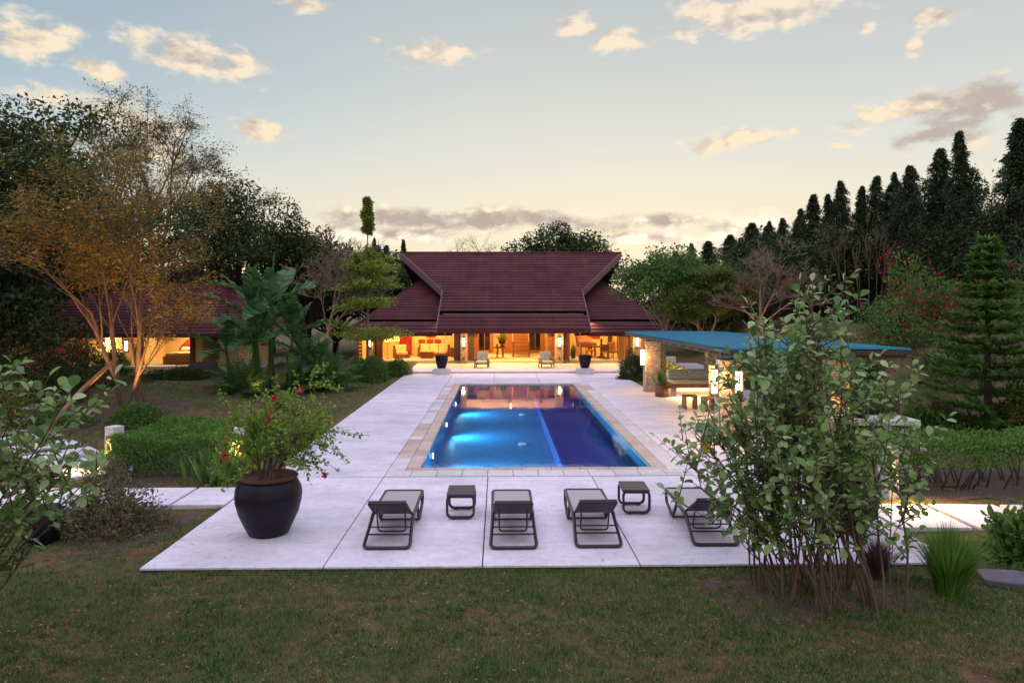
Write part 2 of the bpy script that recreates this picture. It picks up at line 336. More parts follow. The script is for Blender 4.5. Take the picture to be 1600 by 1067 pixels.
class MB:
    def __init__(s): s.v = []; s.f = []
    def add(s, vs, fs):
        b = len(s.v); s.v += [tuple(v) for v in vs]; s.f += [tuple(i+b for i in f) for f in fs]; return s
    def box(s, x0, y0, z0, x1, y1, z1, M4=None):
        vs = [Vector((x, y, z)) for z in (z0, z1) for y in (y0, y1) for x in (x0, x1)]
        if M4 is not None: vs = [M4 @ v for v in vs]
        return s.add(vs, [(0, 2, 3, 1), (4, 5, 7, 6), (0, 1, 5, 4), (2, 6, 7, 3), (0, 4, 6, 2), (1, 3, 7, 5)])
    def cbox(s, c, sz, rz=0, rx=0, ry=0):
        m = Matrix.Translation(c) @ Matrix.Rotation(rz, 4, 'Z') @ Matrix.Rotation(ry, 4, 'Y') @ Matrix.Rotation(rx, 4, 'X')
        h = [k/2 for k in sz]; return s.box(-h[0], -h[1], -h[2], h[0], h[1], h[2], m)
    def tube(s, pts, rad, n=7, closed=False, caps=True, flat=None):
        pts = [Vector(p) for p in pts]; k = len(pts)
        if not hasattr(rad, '__len__'): rad = [rad]*k
        vs = []; up = None
        for i, p in enumerate(pts):
            a = pts[(i-1) % k] if (closed or i > 0) else p
            b = pts[(i+1) % k] if (closed or i < k-1) else p
            d = (b-a)
            if d.length < 1e-7: d = Vector((0, 0, 1))
            d.normalize()
            if up is None:
                up = Vector((0, 0, 1)) if abs(d.z) < .9 else Vector((0, 1, 0))
                if flat: up = Vector(flat)
            u = (up - d*up.dot(d))
            if u.length < 1e-5: u = d.orthogonal()
            u.normalize(); w = d.cross(u); up = u if not flat else Vector(flat)
            r = rad[i]; ru, rw = (r if isinstance(r, tuple) else (r, r))
            for j in range(n):
                t = 2*math.pi*j/n + (math.pi/4 if n == 4 else 0); q = 1.414 if n == 4 else 1
                vs.append(p+u*(math.cos(t)*ru*q)+w*(math.sin(t)*rw*q))
        fs = []
        for i in range(k if closed else k-1):
            for j in range(n):
                a = i*n+j; b = i*n+(j+1) % n; c = ((i+1) % k)*n+(j+1) % n; d = ((i+1) % k)*n+j
                fs.append((a, b, c, d))
        if caps and not closed: fs += [tuple(range(n))[::-1], tuple((k-1)*n+j for j in range(n))]
        return s.add(vs, fs)
    def lathe(s, prof, n=32, c=(0, 0, 0)):
        vs = []; fs = []; k = len(prof)
        for r, z in prof:
            for j in range(n):
                t = 2*math.pi*j/n; vs.append((c[0]+r*math.cos(t), c[1]+r*math.sin(t), c[2]+z))
        for i in range(k-1):
            for j in range(n): fs.append((i*n+j, i*n+(j+1) % n, (i+1)*n+(j+1) % n, (i+1)*n+j))
        fs.append(tuple(range(n))[::-1]); fs.append(tuple((k-1)*n+j for j in range(n)))
        return s.add(vs, fs)
    def slab(s, poly, off):  # polygon in space swept by a vector
        n = len(poly); a = [Vector(p) for p in poly]; b = [p+Vector(off) for p in a]
        return s.add(a+b, [tuple(range(n)), tuple(range(n, 2*n))[::-1]]+[(i, n+i, n+(i+1) % n, (i+1) % n) for i in range(n)])
    def build(s, name, m, parent=None, world=False, smooth=False, bevel=0, seg=2, label=None, kind=None, sub=0):
        me = bpy.data.meshes.new(name)
        vs = s.v
        if world and parent is not None:
            o_ = Vector((0, 0, 0)); q = parent
            while q is not None: o_ += Vector(q.location); q = q.parent
            vs = [(x-o_.x, y-o_.y, z-o_.z) for x, y, z in vs]
        me.from_pydata(vs, [], s.f); me.update()
        me.materials.append(m)
        if smooth:
            for p in me.polygons: p.use_smooth = True
        o = bpy.data.objects.new(name, me); link(o, parent)
        if bevel:
            b = o.modifiers.new('bevel', 'BEVEL'); b.width = bevel; b.segments = seg; b.limit_method = 'ANGLE'; b.angle_limit = R(50)
        if sub:
            b = o.modifiers.new('sub', 'SUBSURF'); b.levels = sub; b.render_levels = sub
        if label: o['label'] = label
        if kind: o['kind'] = kind
        return o
def fix_normals(o):
    import bmesh
    bm = bmesh.new(); bm.from_mesh(o.data); bmesh.ops.recalc_face_normals(bm, faces=bm.faces); bm.to_mesh(o.data); bm.free()
# ------------------------------------------------------------------ numpy leaves
KITE = (np.array([(0, 0, 0), (-.5, .45, .14), (0, 1, 0), (.5, .45, .14)], float), [(0, 3, 2, 1)])
_by = [(.06, .03), (.22, .27), (.42, .44), (.64, .50), (.84, .37), (.96, .14)]
BROAD = (np.array([(0, 0, 0)]+[(0, y, 0) for y, _ in _by]+[(-w, y, .26*w) for y, w in _by]+[(w, y, .26*w) for y, w in _by]+[(0, 1, -.04)], float),
         [(0, 1, 7), (0, 13, 1)]+[(1+i, 2+i, 8+i, 7+i) for i in range(5)]+[(2+i, 1+i, 13+i, 14+i) for i in range(5)]+[(6, 19, 12), (19, 6, 18)])
BLADE = (np.array([(-.5, 0, 0), (.5, 0, 0), (.42, .5, 0), (-.42, .5, 0), (0, 1, 0)], float), [(0, 1, 2, 3), (3, 2, 4)])
def unit(a): return a/np.maximum(np.linalg.norm(a, axis=1, keepdims=True), 1e-9)
def npmesh(name, V, loops, starts, m, parent=None, smooth=False):
    me = bpy.data.meshes.new(name)
    me.vertices.add(len(V)); me.vertices.foreach_set('co', np.ascontiguousarray(V, np.float32).ravel())
    me.loops.add(len(loops)); me.loops.foreach_set('vertex_index', loops.astype(np.int32))
    me.polygons.add(len(starts)); me.polygons.foreach_set('loop_start', starts.astype(np.int32))
    me.update(calc_edges=True); me.validate()
    me.materials.append(m)
    o = bpy.data.objects.new(name, me); link(o, parent)
    return o
def stamp(name, tpl, P, D, N, L, Wd, m, parent=None, droop=0):
    T, F = tpl; n = len(P); k = len(T)
    D = unit(np.asarray(D, float)); N = np.asarray(N, float)
    X = unit(np.cross(D, N)); N = np.cross(X, D)
    L = np.broadcast_to(L, (n,))[:, None, None]; Wd = np.broadcast_to(Wd, (n,))[:, None, None]
    V = P[:, None, :] + T[None, :, 0:1]*Wd*X[:, None, :] + T[None, :, 1:2]*L*D[:, None, :] + T[None, :, 2:3]*Wd*N[:, None, :]
    if droop: V[:, :, 2] -= droop*(T[None, :, 1]**2)*L[:, :, 0]
    V = V.reshape(-1, 3)
    base = np.concatenate([np.array(f) for f in F]); ln = np.array([len(f) for f in F])
    loops = (base[None, :] + (np.arange(n)*k)[:, None]).ravel()
    st = np.concatenate([[0], np.cumsum(ln)[:-1]]); tot = ln.sum()
    starts = (st[None, :] + (np.arange(n)*tot)[:, None]).ravel()
    return npmesh(name, V, loops, starts, m, parent)
def rdir(rs, n): return unit(rs.normal(size=(n, 3)))
def sphere_pts(rs, n, lo=.0):
    d = rdir(rs, n); r = (lo**3 + (1-lo**3)*rs.rand(n))**(1/3); return d*r[:, None]
def bez(a, b, c, n):
    a, b, c = Vector(a), Vector(b), Vector(c)
    return [a*(1-t)**2+b*2*t*(1-t)+c*t*t for t in [i/(n-1) for i in range(n)]]
def clump_leaves(rs, C, rad, per, flat=.7):
    """points round clump centres, with outward directions"""
    n = len(C)*per; o = sphere_pts(rs, n, .25); o[:, 2] *= flat
    P = np.repeat(C, per, 0) + o*np.repeat(rad, per)[:, None]
    return P, unit(o+1e-6)
# ---- broad tree -------------------------------------------------------------------------------
def broad_tree(name, label, loc, H, th, rx, ry, rz, ncl, per, lf, seed, lm, bm='bark_dark', cr=.26, group=None, cat='tree', tr=None, flat=.65, lean=0, shape='dome', rzrot=0):
    rs = np.random.RandomState(seed); t = thing(name, label, cat, loc, rzrot, group)
    tr = tr or H*.022+.05
    cz = H-rz
    C = sphere_pts(rs, ncl, .45); 
    if shape == 'dome': C[:, 2] = np.abs(C[:, 2])*1.15-.18
    C *= 1+.12*rs.normal(size=(ncl, 1))
    C = C*np.array([rx, ry, rz])+np.array([lean, 0, cz])
    C[:, 2] = np.maximum(C[:, 2], th*.35)
    w = MB(); top = Vector((lean*.4, 0, th)); knee = Vector((lean*.1, .05, th*.5))
    w.tube(bez((0, 0, -.3), knee, top, 6), [tr*1.25, tr*1.05, tr*.95, tr*.85, tr*.8, tr*.7], 8)
    order = rs.permutation(ncl)
    for q in order[:min(ncl, 26)]:
        c = Vector(C[q]); s0 = top - Vector((0, 0, th*.4*rs.rand()))
        mid = s0*.45+c*.55+Vector((rs.normal()*.3, rs.normal()*.3, -.05*H*rs.rand()))
        r0 = tr*(.32+.25*rs.rand())
        w.tube(bez(s0, mid, c, 6), [r0*(1-.17*i) for i in range(6)], 5, caps=False)
    w.build('trunk', M[bm], t, smooth=True)
    rad = cr*rx*(.7+.6*rs.rand(ncl))
    P, O = clump_leaves(rs, C, rad, per, flat)
    n = len(P); D = unit(O*.6+rdir(rs, n)*.8+np.array([0, 0, -.25])); N = unit(rdir(rs, n)*.7+np.array([0, 0, 1.0]))
    sz = lf*(.7+.6*rs.rand(n))
    stamp('crown', KITE, P, D, N, sz, sz*.62, M[lm], t)
    return t
# ---- recursive branching ----------------------------------------------------------------------
def grow(rs, p, d, L, r, lvl, prm, out, tips):
    n = prm.get('seg', 4); pts = [Vector(p)]; d = Vector(d).normalized()
    for i in range(n):
        d = (d+Vector(rs.normal(size=3))*prm.get('wob', .1)+Vector((0, 0, prm.get('up', .05)))).normalized()
        pts.append(pts[-1]+d*(L/n))
    r1 = r*prm.get('tap', .6)
    out.append((pts, [r+(r1-r)*i/n for i in range(n+1)], lvl))
    if lvl == 0: tips.append(pts); return
    k = prm['kids'][lvl-1] if isinstance(prm['kids'], (list, tuple)) else prm['kids']
    a0 = rs.rand()*6.28
    for j in range(k):
        f = 1 if j == 0 else prm.get('f0', .35)+(1-prm.get('f0', .35))*rs.rand()
        q = f*n; i = min(int(q), n-1); P = pts[i].lerp(pts[i+1], q-i)
        az = a0+j*2.4; an = R(prm['ang'][0]+(prm['ang'][1]-prm['ang'][0])*rs.rand())
        if j == 0 and prm.get('lead', False): an *= .3
        o = d.orthogonal().normalized(); o = Matrix.Rotation(az, 3, d) @ o
        nd_ = d*math.cos(an)+o*math.sin(an)
        nd_.z *= prm.get('zsq', 1); nd_.z = max(nd_.z, prm.get('zmin', -1))
        grow(rs, P, nd_, L*prm.get('ratio', .7)*(.8+.4*rs.rand()), r1*(.75 if j == 0 else .6), lvl-1, prm, out, tips)
def branch_mesh(out, t, m, name='trunk', rmin=.006, sides=6):
    w = MB()
    for pts, rad, lvl in out: w.tube(pts, [max(x, rmin) for x in rad], sides if lvl > 0 else 4, caps=False)
    return w.build(name, m, t, smooth=True)
def spray(rs, tips, per, spread, lf, lm, t, name='crown', zf=.25, asp=.32, flatn=1.6, droop=-.1):
    P = []
    for pts in tips:
        a = np.array(pts); f = rs.rand(per)*(len(a)-1); i = np.minimum(f.astype(int), len(a)-2)
        q = a[i]+(a[i+1]-a[i])*(f-i)[:, None]
        o = rs.normal(size=(per, 3))*np.array([spread, spread, spread*zf]); P.append(q+o)
    P = np.concatenate(P); n = len(P)
    D = unit(rs.normal(size=(n, 3))*np.array([1, 1, .3])+np.array([0, 0, droop])); N = unit(rdir(rs, n)*.6+np.array([0, 0, flatn]))
    sz = lf*(.6+.8*rs.rand(n))
    return stamp(name, KITE, P, D, N, sz, sz*asp, M[lm], t)
# ---- shrubs -----------------------------------------------------------------------------------
def shrub(name, label, loc, rx, ry, h, n, lf, lm, seed, cat='shrub', group=None, box=False, nst=10, tpl=KITE, asp=.55, low=.0, bm='bark_dark', flowers=0, fl=.05, up=.4, rough=.16, fm='lf_red'):
    rs = np.random.RandomState(seed); t = thing(name, label, cat, loc, 0, group)
    if box:
        P = rs.rand(n, 3)*2-1
        ax = rs.randint(0, 3, n); sg = np.where(rs.rand(n) < .5, -1, 1); k = np.arange(n); P[k, ax] = np.where(ax == 2, 1, sg)*(1-.22*rs.rand(n)**2)
        P = np.sign(P)*np.abs(P)**.9
        P[:, 2] = low+(1-low)*(P[:, 2]*.5+.5)
        O = np.stack([P[:, 0]**5, P[:, 1]**5, np.maximum(P[:, 2], 0)**3*1.2+.2], 1)
        P = P*np.array([rx, ry, h]); q = np.sin(P[:, 0]*3.1+seed)*np.cos(P[:, 1]*2.7+seed*2)+.6*np.sin(P[:, 0]*7.3+P[:, 1]*5.1); P[:, 2] *= 1+.07*q; P[:, :2] *= (1+.05*np.sin(P[:, 2:3]*6+P[:, :1]*4+seed))
    else:
        d = rdir(rs, n); d[:, 2] = np.abs(d[:, 2])*1.1-.12
        lump = 1+rough*np.sin(d[:, 0]*5+seed)*np.cos(d[:, 1]*4+seed*2)+rough*.8*np.sin(d[:, 2]*7+d[:, 0]*6+seed)
        r = (1-.45*rs.rand(n)**1.6)*lump; P = d*r[:, None]; O = d.copy()
        P = P*np.array([rx, ry, h*(1-low)]); P[:, 2] = np.maximum(P[:, 2]+h*low, .02)
    P += rs.normal(size=P.shape)*lf*.5
    D = unit(O*.7+rdir(rs, n)*.8+np.array([0, 0, up])); N = unit(O+rdir(rs, n)*.6+np.array([0, 0, .5]))
    sz = lf*(.6+.8*rs.rand(n))
    w = MB()
    for i in range(nst):
        q = P[rs.randint(n)]*.9; b = Vector((q[0]*.35, q[1]*.55 if box else q[1]*.3, -.05)) if not box else Vector((q[0], q[1]*.4, -.05))
        w.tube(bez(b, (q[0]*.6+b.x*.4, q[1]*.6+b.y*.4, q[2]*.5), q, 5), [.018, .015, .012, .009, .005], 5, caps=False)
    if box: w.tube([(-rx*.95, 0, -.07), (rx*.95, 0, -.07)], .03, 5); w.tube([(0, -ry*.5, -.07), (0, ry*.5, -.07)], .03, 5)
    w.build('stem', M[bm], t, smooth=True)
    stamp('foliage', tpl, P, D, N, sz, sz*asp, M[lm], t)
    if flowers:
        cen = P[rs.choice(n, max(3, flowers//14))]; i = rs.randint(0, len(cen), flowers)
        Q = cen[i]*1.04+rs.normal(size=(flowers, 3))*fl*2.2
        stamp('blossoms', KITE, Q, rdir(rs, flowers), rdir(rs, flowers), fl*(.7+.6*rs.rand(flowers)), fl*.8, M[fm], t)
    return t
def tuft(name, label, loc, r, h, n, wd, lm, seed, cat='grass clump', arch=.5, stiff=False):
    rs = np.random.RandomState(seed); t = thing(name, label, cat, loc)
    az = rs.rand(n)*6.283; sp = rs.rand(n)**.7; V = []; loops = []; starts = []; k = 0
    L = h*(.65+.45*rs.rand(n)); segs = 5
    b0 = np.stack([np.cos(az), np.sin(az)], 1)*(r*.25*sp)[:, None]
    out = r*sp*(.4+.6*rs.rand(n))
    side = np.stack([-np.sin(az), np.cos(az)], 1)
    VV = np.zeros((n, segs*2+1, 3))
    for s in range(segs+1):
        f = s/segs; rad = out*f**1.6; z = L*(f-arch*sp*.55*f**2.6)
        c = np.stack([b0[:, 0]+np.cos(az)*rad, b0[:, 1]+np.sin(az)*rad, z], 1)
        w = wd*(1-f**2*.9)*(.8+.4*rs.rand(n))
        if s < segs:
            VV[:, s*2, :] = c; VV[:, s*2, :2] -= side*w[:, None]*.5
            VV[:, s*2+1, :] = c; VV[:, s*2+1, :2] += side*w[:, None]*.5
        else: VV[:, segs*2, :] = c
    F = [(s*2, s*2+1, s*2+3, s*2+2) for s in range(segs-1)]+[((segs-1)*2, (segs-1)*2+1, segs*2)]
    base = np.concatenate([np.array(f) for f in F]); ln = np.array([len(f) for f in F]); kk = segs*2+1
    loops = (base[None]+(np.arange(n)*kk)[:, None]).ravel(); st = np.concatenate([[0], np.cumsum(ln)[:-1]])
    starts = (st[None]+(np.arange(n)*ln.sum())[:, None]).ravel()
    npmesh('blade', VV.reshape(-1, 3), loops, starts, M[lm], t)
    return t
# ------------------------------------------------------------------ lights
def lamp(kind, name, loc, energy, color=WARM, size=.1, target=None, angle=90, blend=.5, sy=None):
    l = bpy.data.lights.new(name, kind); l.energy = energy; l.color = color
    o = bpy.data.objects.new(name, l); COL.objects.link(o); o.location = loc
    if kind == 'AREA':
        l.size = size
        if sy: l.shape = 'RECTANGLE'; l.size_y = sy
    else: l.shadow_soft_size = size
    if kind == 'SPOT': l.spot_size = R(angle); l.spot_blend = blend
    if target is not None:
        d = Vector(target)-Vector(loc); o.rotation_euler = d.to_track_quat('-Z', 'Y').to_euler()
    return o
# ================================================================== SETTING
def sst(x, a, b): 
    t = np.clip((x-a)/(b-a), 0, 1); return t*t*(3-2*t)
def gz(x, y):
    """height of the ground"""
    x = np.asarray(x, float); y = np.asarray(y, float)
    xf = np.interp(y, [0, 13, 17, 24, 34, 45, 80], [15, 14.2, 12.6, 11.2, 11.5, 13, 16])
    s = sst(x, xf, xf+6.5)*sst(y, 12, 19)
    z = -.07 + s*2.7 + sst(x, 22, 60)*2*sst(y, 10, 30)
    z = z + .55*np.exp(-((x+14.5)/3.2)**2-((y-27)/4.0)**2) + .35*np.exp(-((x+11)/2.5)**2-((y-23)/3)**2)
    z = z + 1.0*sst(-x, 24, 40)*sst(y, 15, 30)
    z = z - .10*np.exp(-((x+9)/3)**2-((y-29.5)/3)**2)
    far = np.clip((np.hypot(x-.8, y-25)-8)/10, 0, 1)
    quiet = np.minimum(1, np.maximum(np.maximum(np.abs(x-.8)-6.0, 0), np.maximum(np.maximum(8.6-y, y-37), 0))/2.0)
    z = z + quiet*(.045*np.sin(x*.9+1)*np.cos(y*.7)+.03*np.sin(x*2.3+y*1.9)+.02*np.sin(x*4.1-y*3.3))
    return z
def GZ(x, y): return float(gz(x, y))
def axis(fine, coarse_lo, coarse_hi, step):
    a = list(np.arange(fine[0], fine[1]+1e-6, step)); lo = []; v = fine[0]; d = step
    while v > coarse_lo: d *= 1.35; v -= d; lo.append(v)
    hi = []; v = fine[1]; d = step
    while v < coarse_hi: d *= 1.35; v += d; hi.append(v)
    return lo[::-1]+a+hi
def ground():
    xs = axis((-32, 36), -900, 900, .5); ys = axis((2, 62), -300, 1800, .5)
    xs = sorted(set([round(v, 4) for v in xs]) | {-2.0, 3.7}); ys = sorted(set([round(v, 4) for v in ys]) | {15.05, 31.95})
    xs = np.array(xs); ys = np.array(ys); X, Y = np.meshgrid(xs, ys); Z = gz(X, Y)
    nx = len(xs); fs = []
    for j in range(len(ys)-1):
        for i in range(nx-1):
            cx, cyy = (xs[i]+xs[i+1])/2, (ys[j]+ys[j+1])/2
            if -2.0 < cx < 3.7 and 15.05 < cyy < 31.95: continue
            fs.append((j*nx+i, j*nx+i+1, (j+1)*nx+i+1, (j+1)*nx+i))
    w = MB(); w.v = list(zip(X.ravel(), Y.ravel(), Z.ravel())); w.f = fs
    return w.build('ground', M['lawn'], smooth=True, kind='structure')
ground()
# ---- pool deck: large concrete slabs with dark open joints ------------------------------------
PX0, PX1, PY0, PY1 = -1.755, 3.455, 15.3, 31.75
def deck():
    w = MB(); g = .009
    xs = [-4.95, -2.43, -.225, 1.98, 4.16, 6.5]
    for a, b in zip(xs[:-1], xs[1:]): w.box(a+g, 9.5, -.032, b-g, 14.47, 0)
    ys = [14.5, 16.9, 19.2, 21.5, 23.8, 26.1, 28.4, 30.7, 32.45]
    for a, b in zip(ys[:-1], ys[1:]):
        w.box(-4.95, a+g, -.10, -2.43-g, b-g, 0); w.box(4.16+g, a+g, -.10, 6.5, b-g, 0)
    xs2 = [-4.95, -2.43, -.225, 1.98, 4.16, 6.5]
    for a, b in zip(xs2[:-1], xs2[1:]):
        w.box(a+g, 32.45+g, -.10, b-g, 34.6-g, 0); w.box(a+g, 34.6+g, -.10, b-g, 36.9, 0)
    w.build('pool_deck', M['deck'], kind='structure', bevel=.004, seg=1)
    j = MB()
    j.box(-4.94, 9.508, -.3, 6.49, 14.9, -.033); j.box(-4.93, 14.9, -.3, -2.0, 32.1, -.03); j.box(3.7, 14.9, -.3, 6.48, 32.1, -.03); j.box(-4.93, 32.1, -.3, 6.48, 36.85, -.03)  # dark front face also stands in for shade under the deck's front edge
    j.build('deck_bed', M['joint'], kind='structure')
deck()
def coping():
    rs = random.Random(4); tan = MB(); wh = MB(); g = .006
    c0, c1 = .30, .30
    # sandstone rim around the water
    n = 26; L = (PY1-PY0+.0)/n
    for i in range(n):
        a, b = PY0+i*L+g, PY0+(i+1)*L-g
        tan.box(PX0-c0+g, a, -.10, PX0, b, .004); tan.box(PX1, a, -.10, PX1+c1-g, b, .004)
    for i in range(9):
        L2 = (PX1-PX0+.6)/9; a = PX0-.3+i*L2+g; b = a+L2-2*g
        tan.box(a, PY0-.24, -.10, b, PY0-g, .004); tan.box(a, PY1+g, -.10, b, PY1+.25, .004)
    # outer band of alternating slabs
    y = 15.06; k = 0
    lens = [1.15, .9, .72, .72, .5, .85, .6, .6, .9, 1.3, .6, .7, .7, 1.2, .6, .9, .6, .8, 1.2, .7, .7]
    kind = [0, 1, 1, 1, 0, 1, 1, 1, 0, 0, 1, 0, 0, 0, 1, 1, 0, 0, 0, 1, 0]
    for k, l in enumerate(lens):
        b = y+l if y+l < 31.6 else 32.0
        if y >= 31.9: break
        (tan if kind[k] else wh).box(-2.43+g, y+g, -.10, PX0-c0-g, b-g, .002)
        (tan if kind[(k*7+9) % 20] and y > 28 else wh).box(PX1+c1+g, y+g, -.10, 4.16-g, b-g, .002)
        y = b
    for i in range(12):
        a = -2.43+i*.549; wh.box(a+g, 14.5+.03, -.10, a+.549-g, 15.05, .002)
        wh.box(a+g, 32.01, -.10, a+.549-g, 32.44, .002)
    wh.build('pool_border', M['white'], kind='structure', bevel=.004, seg=1)
    tan.build('pool_coping', M['coping_tan'], kind='structure', bevel=.005, seg=1)
coping()
def pool():
    w = MB(); D = .72
    def wall(x0, y0, x1, y1, z0, z1): w.box(x0, y0, z0, x1, y1, z1)
    wall(PX0-.2, PY0-.2, PX0, PY1+.2, -D-.2, -.10); wall(PX1, PY0-.2, PX1+.2, PY1+.2, -D-.2, -.10)
    wall(PX0, PY0-.2, PX1, PY0, -D-.2, -.10); wall(PX0, PY1, PX1, PY1+.2, -D-.2, -.10)
    w.box(PX0, PY0, -D-.2, 1.56, PY1, -D)
    sh = MB(); sh.box(1.64, PY0, -D-.2, PX1, PY1, -.62); sh.build('pool_shelf', M['mosaic_dark'], kind='structure')
    dv = MB(); dv.box(1.56, PY0, -D-.2, 1.64, PY1, -.30); dv.build('pool_divider', M['mosaic_dark'], kind='structure')
    w.build('pool_basin', M['mosaic'], kind='structure')
    s = MB(); s.add([(PX0, PY0, -.055), (PX1, PY0, -.055), (PX1, PY1, -.055), (PX0, PY1, -.055)], [(0, 1, 2, 3)])
    s.build('water', M['water'], kind='structure')
    steel = M['steel']
    for k, y in enumerate((17.9, 22.6, 27.4)):
        t = thing('pool_light', ['round underwater lamp glowing in the near part of the pool wall', 'round underwater lamp glowing halfway along the pool wall', 'round underwater lamp glowing at the house end of the pool wall'][k], 'pool lamp', (PX0, y, -.30), 0, 'underwater lamps in the pool wall')
        MB().tube([(.001, 0, 0), (.03, 0, 0)], .12, 20).build('rim', steel, t); MB().tube([(.031, 0, 0), (.05, 0, 0)], .07, 20).build('lens', M['lamp_pool'], t)
        lamp('SPOT', 'underwater_light', (PX0+.08, y, -.26), 1000, (.30, .78, 1), .1, (PX0+3.6, y-.5, -.62), 155, 1.0)
    lamp('SPOT', 'underwater_light', (-.2, PY0+.08, -.26), 420, (.30, .78, 1), .1, (-.2, PY0+3, -.6), 155, 1.0)  # added without a fixture, only to brighten the near end of the pool
    for k, (x, y) in enumerate(((.55, 16.6), (.75, 21.4), (.95, 27.2))):
        t = thing('pool_drain', ['pale round outlet on the pool floor nearest the loungers', 'pale round outlet in the middle of the pool floor', 'pale round outlet on the pool floor nearest the house'][k], 'pool drain', (x, y, -.72), 0, 'outlets in the pool floor')
        MB().lathe([(.13, 0), (.13, .03), (.06, .05)], 18).build('cover', M['white'], t)
pool()
# ---- terrace and garden paths ------------------------------------------------------------------
w = MB(); w.box(-5.0, 36.95, -.2, 7.4, 42.6, .10); w.build('terrace', M['deck'], kind='structure', bevel=.01)
w = MB(); w.box(7.4, 38.6, -.2, 12.4, 42.6, .06); w.build('terrace', M['deck'], kind='structure', bevel=.01)
def pathslab(poly, z=-.005, th=.09, m='deck'):
    return MB().slab([(x, y, z-th) for x, y in poly], (0, 0, th)).build('path', M[m], kind='structure', bevel=.008, seg=1)
xr = -4.98
for i in range(6):      # stepping slabs to the left
    a = xr-.02-i*1.02; pathslab([(a-.96, 12.55), (a, 12.55), (a, 13.75), (a-.96, 13.75)])
for i, (x, y, r) in enumerate([(-8.8, 15.0, .5), (-9.7, 15.9, .75), (-10.7, 16.9, .8), (-11.8, 17.9, .85), (-12.9, 18.9, .9), (-14.0, 20.1, .9), (-15.0, 21.5, 1.1), (-15.8, 23.2, 1.3), (-9.6, 12.2, -.5), (-10.6, 11.7, -.5)]):
    c, s = math.cos(r), math.sin(r); q = [(x+c*u-s*v, y+s*u+c*v) for u, v in ((-.75, -.44), (.75, -.44), (.75, .44), (-.75, .44))]
    pathslab(q, GZ(x, y)+.06)
for i in range(7):      # stepping slabs to the right
    a = 6.53+.05+i*1.28; k = .06*i; pathslab([(a, 11.05-k), (a+1.16, 11.0-k), (a+1.16, 12.35-k), (a, 12.4-k)])
pathslab([(6.6, 29.9), (8.8, 29.9), (8.8, 30.7), (6.6, 30.7)]); 
pathslab([(6.52, 17.0), (10.9, 17.0), (10.9, 31.0), (6.52, 31.0)], -.004, .1)
pathslab([(9.6, 33), (16, 33), (16, 36.5), (9.6, 36.5)], .02)
# far hill behind the mast trees
def soil_bed(x0, x1, y0, y1, seed=1):
    nx, ny = 24, 14; w = MB()
    for j in range(ny+1):
        for i in range(nx+1):
            u, v = i/nx, j/ny; q = .25*math.sin(u*9+seed)*(v in (0, 1)); x = x0+(x1-x0)*u; y = y0+(y1-y0)*v+q+.12*math.sin(u*23+seed); w.v.append((x, y, GZ(x, y)+.012*min(1, 6*u, 6*(1-u), 6*v, 6*(1-v))+.004))
    w.f = [(j*(nx+1)+i, j*(nx+1)+i+1, (j+1)*(nx+1)+i+1, (j+1)*(nx+1)+i) for j in range(ny) for i in range(nx)]
    w.build('soil_bed', M['earth'], kind='structure', smooth=True)
soil_bed(7.1, 14.5, 12.75, 15.4, 1); soil_bed(-8.9, -5.1, 14.1, 17.9, 2); soil_bed(2.7, 5.5, 8.0, 9.2, 3); soil_bed(-13.5, -10, 19.6, 24, 4); soil_bed(-7.6, -5.3, 10.5, 12.1, 5)
def hill():
    w = MB(); n = 40; rs = random.Random(3)
    xs = [180+i*14 for i in range(n)]; ys = [560+j*30 for j in range(12)]
    for y in ys:
        for x in xs: w.v.append((x, y, 95*math.exp(-((x-440)/95)**2)*math.exp(-((y-700)/90)**2)-6+rs.random()*3))
    for j in range(11):
        for i in range(n-1): w.f.append((j*n+i, j*n+i+1, (j+1)*n+i+1, (j+1)*n+i))
    w.build('hills', plain('far_hill', (.12, .11, .14), (.07, .08, .09), .05, .9), kind='structure', smooth=True)
hill()
# ================================================================== THE VILLA
def roof_courses(w, y0, z0, y1, z1, n, xl, xr, lip=.05):
    """tile courses: each a tread and a small drop, running along X between xl(y) and xr(y)"""
    for i in range(n):
        a = y0+(y1-y0)*i/n; b = y0+(y1-y0)*(i+1)/n; za = z0+(z1-z0)*i/n; zb = z0+(z1-z0)*(i+1)/n
        m = max(1, int((xr(a)-xl(a))/1.4))
        for k in range(m):
            f0, f1 = k/m, (k+1)/m
            p = [xl(a)+(xr(a)-xl(a))*f0, xl(a)+(xr(a)-xl(a))*f1, xl(b)+(xr(b)-xl(b))*f1, xl(b)+(xr(b)-xl(b))*f0]
            w.add([(p[0], a, za+lip), (p[1], a, za+lip), (p[2], b, zb+.004), (p[3], b, zb+.004), (p[0], a, za-.01), (p[1], a, za-.01)], [(0, 1, 2, 3), (4, 5, 1, 0)])
V = thing('villa', 'long house with a soaring brown tiled roof and lit open rooms beyond the pool', 'house', (.85, 42.2, 0))
B = lambda mb, name, m, par=V, **k: mb.build(name, M[m], par, world=True, **k)
EX0, EX1 = -3.51, 5.26; EY, EZ, RY, RZ = 39.0, 2.32, 48.0, 7.29; KY = 43.06
SL = (RZ-EZ)/(RY-EY)
mz = lambda y: EZ+SL*(y-EY)
ml = lambda y: EX0 if y <= KY else EX0-(y-KY)/(RY-KY)*3.33
mr = lambda y: EX1 if y <= KY else EX1+(y-KY)/(RY-KY)*3.34
SY = 40.42
w = MB(); roof_courses(w, EY, EZ, SY, mz(SY), 4, ml, mr); roof_courses(w, SY+.22, mz(SY+.22)+.10, RY, RZ+.05, 22, ml, mr)
roof = B(w, 'main_roof', 'tile_roof')
w = MB(); T = .34  # underside, back slope, thick verge boards
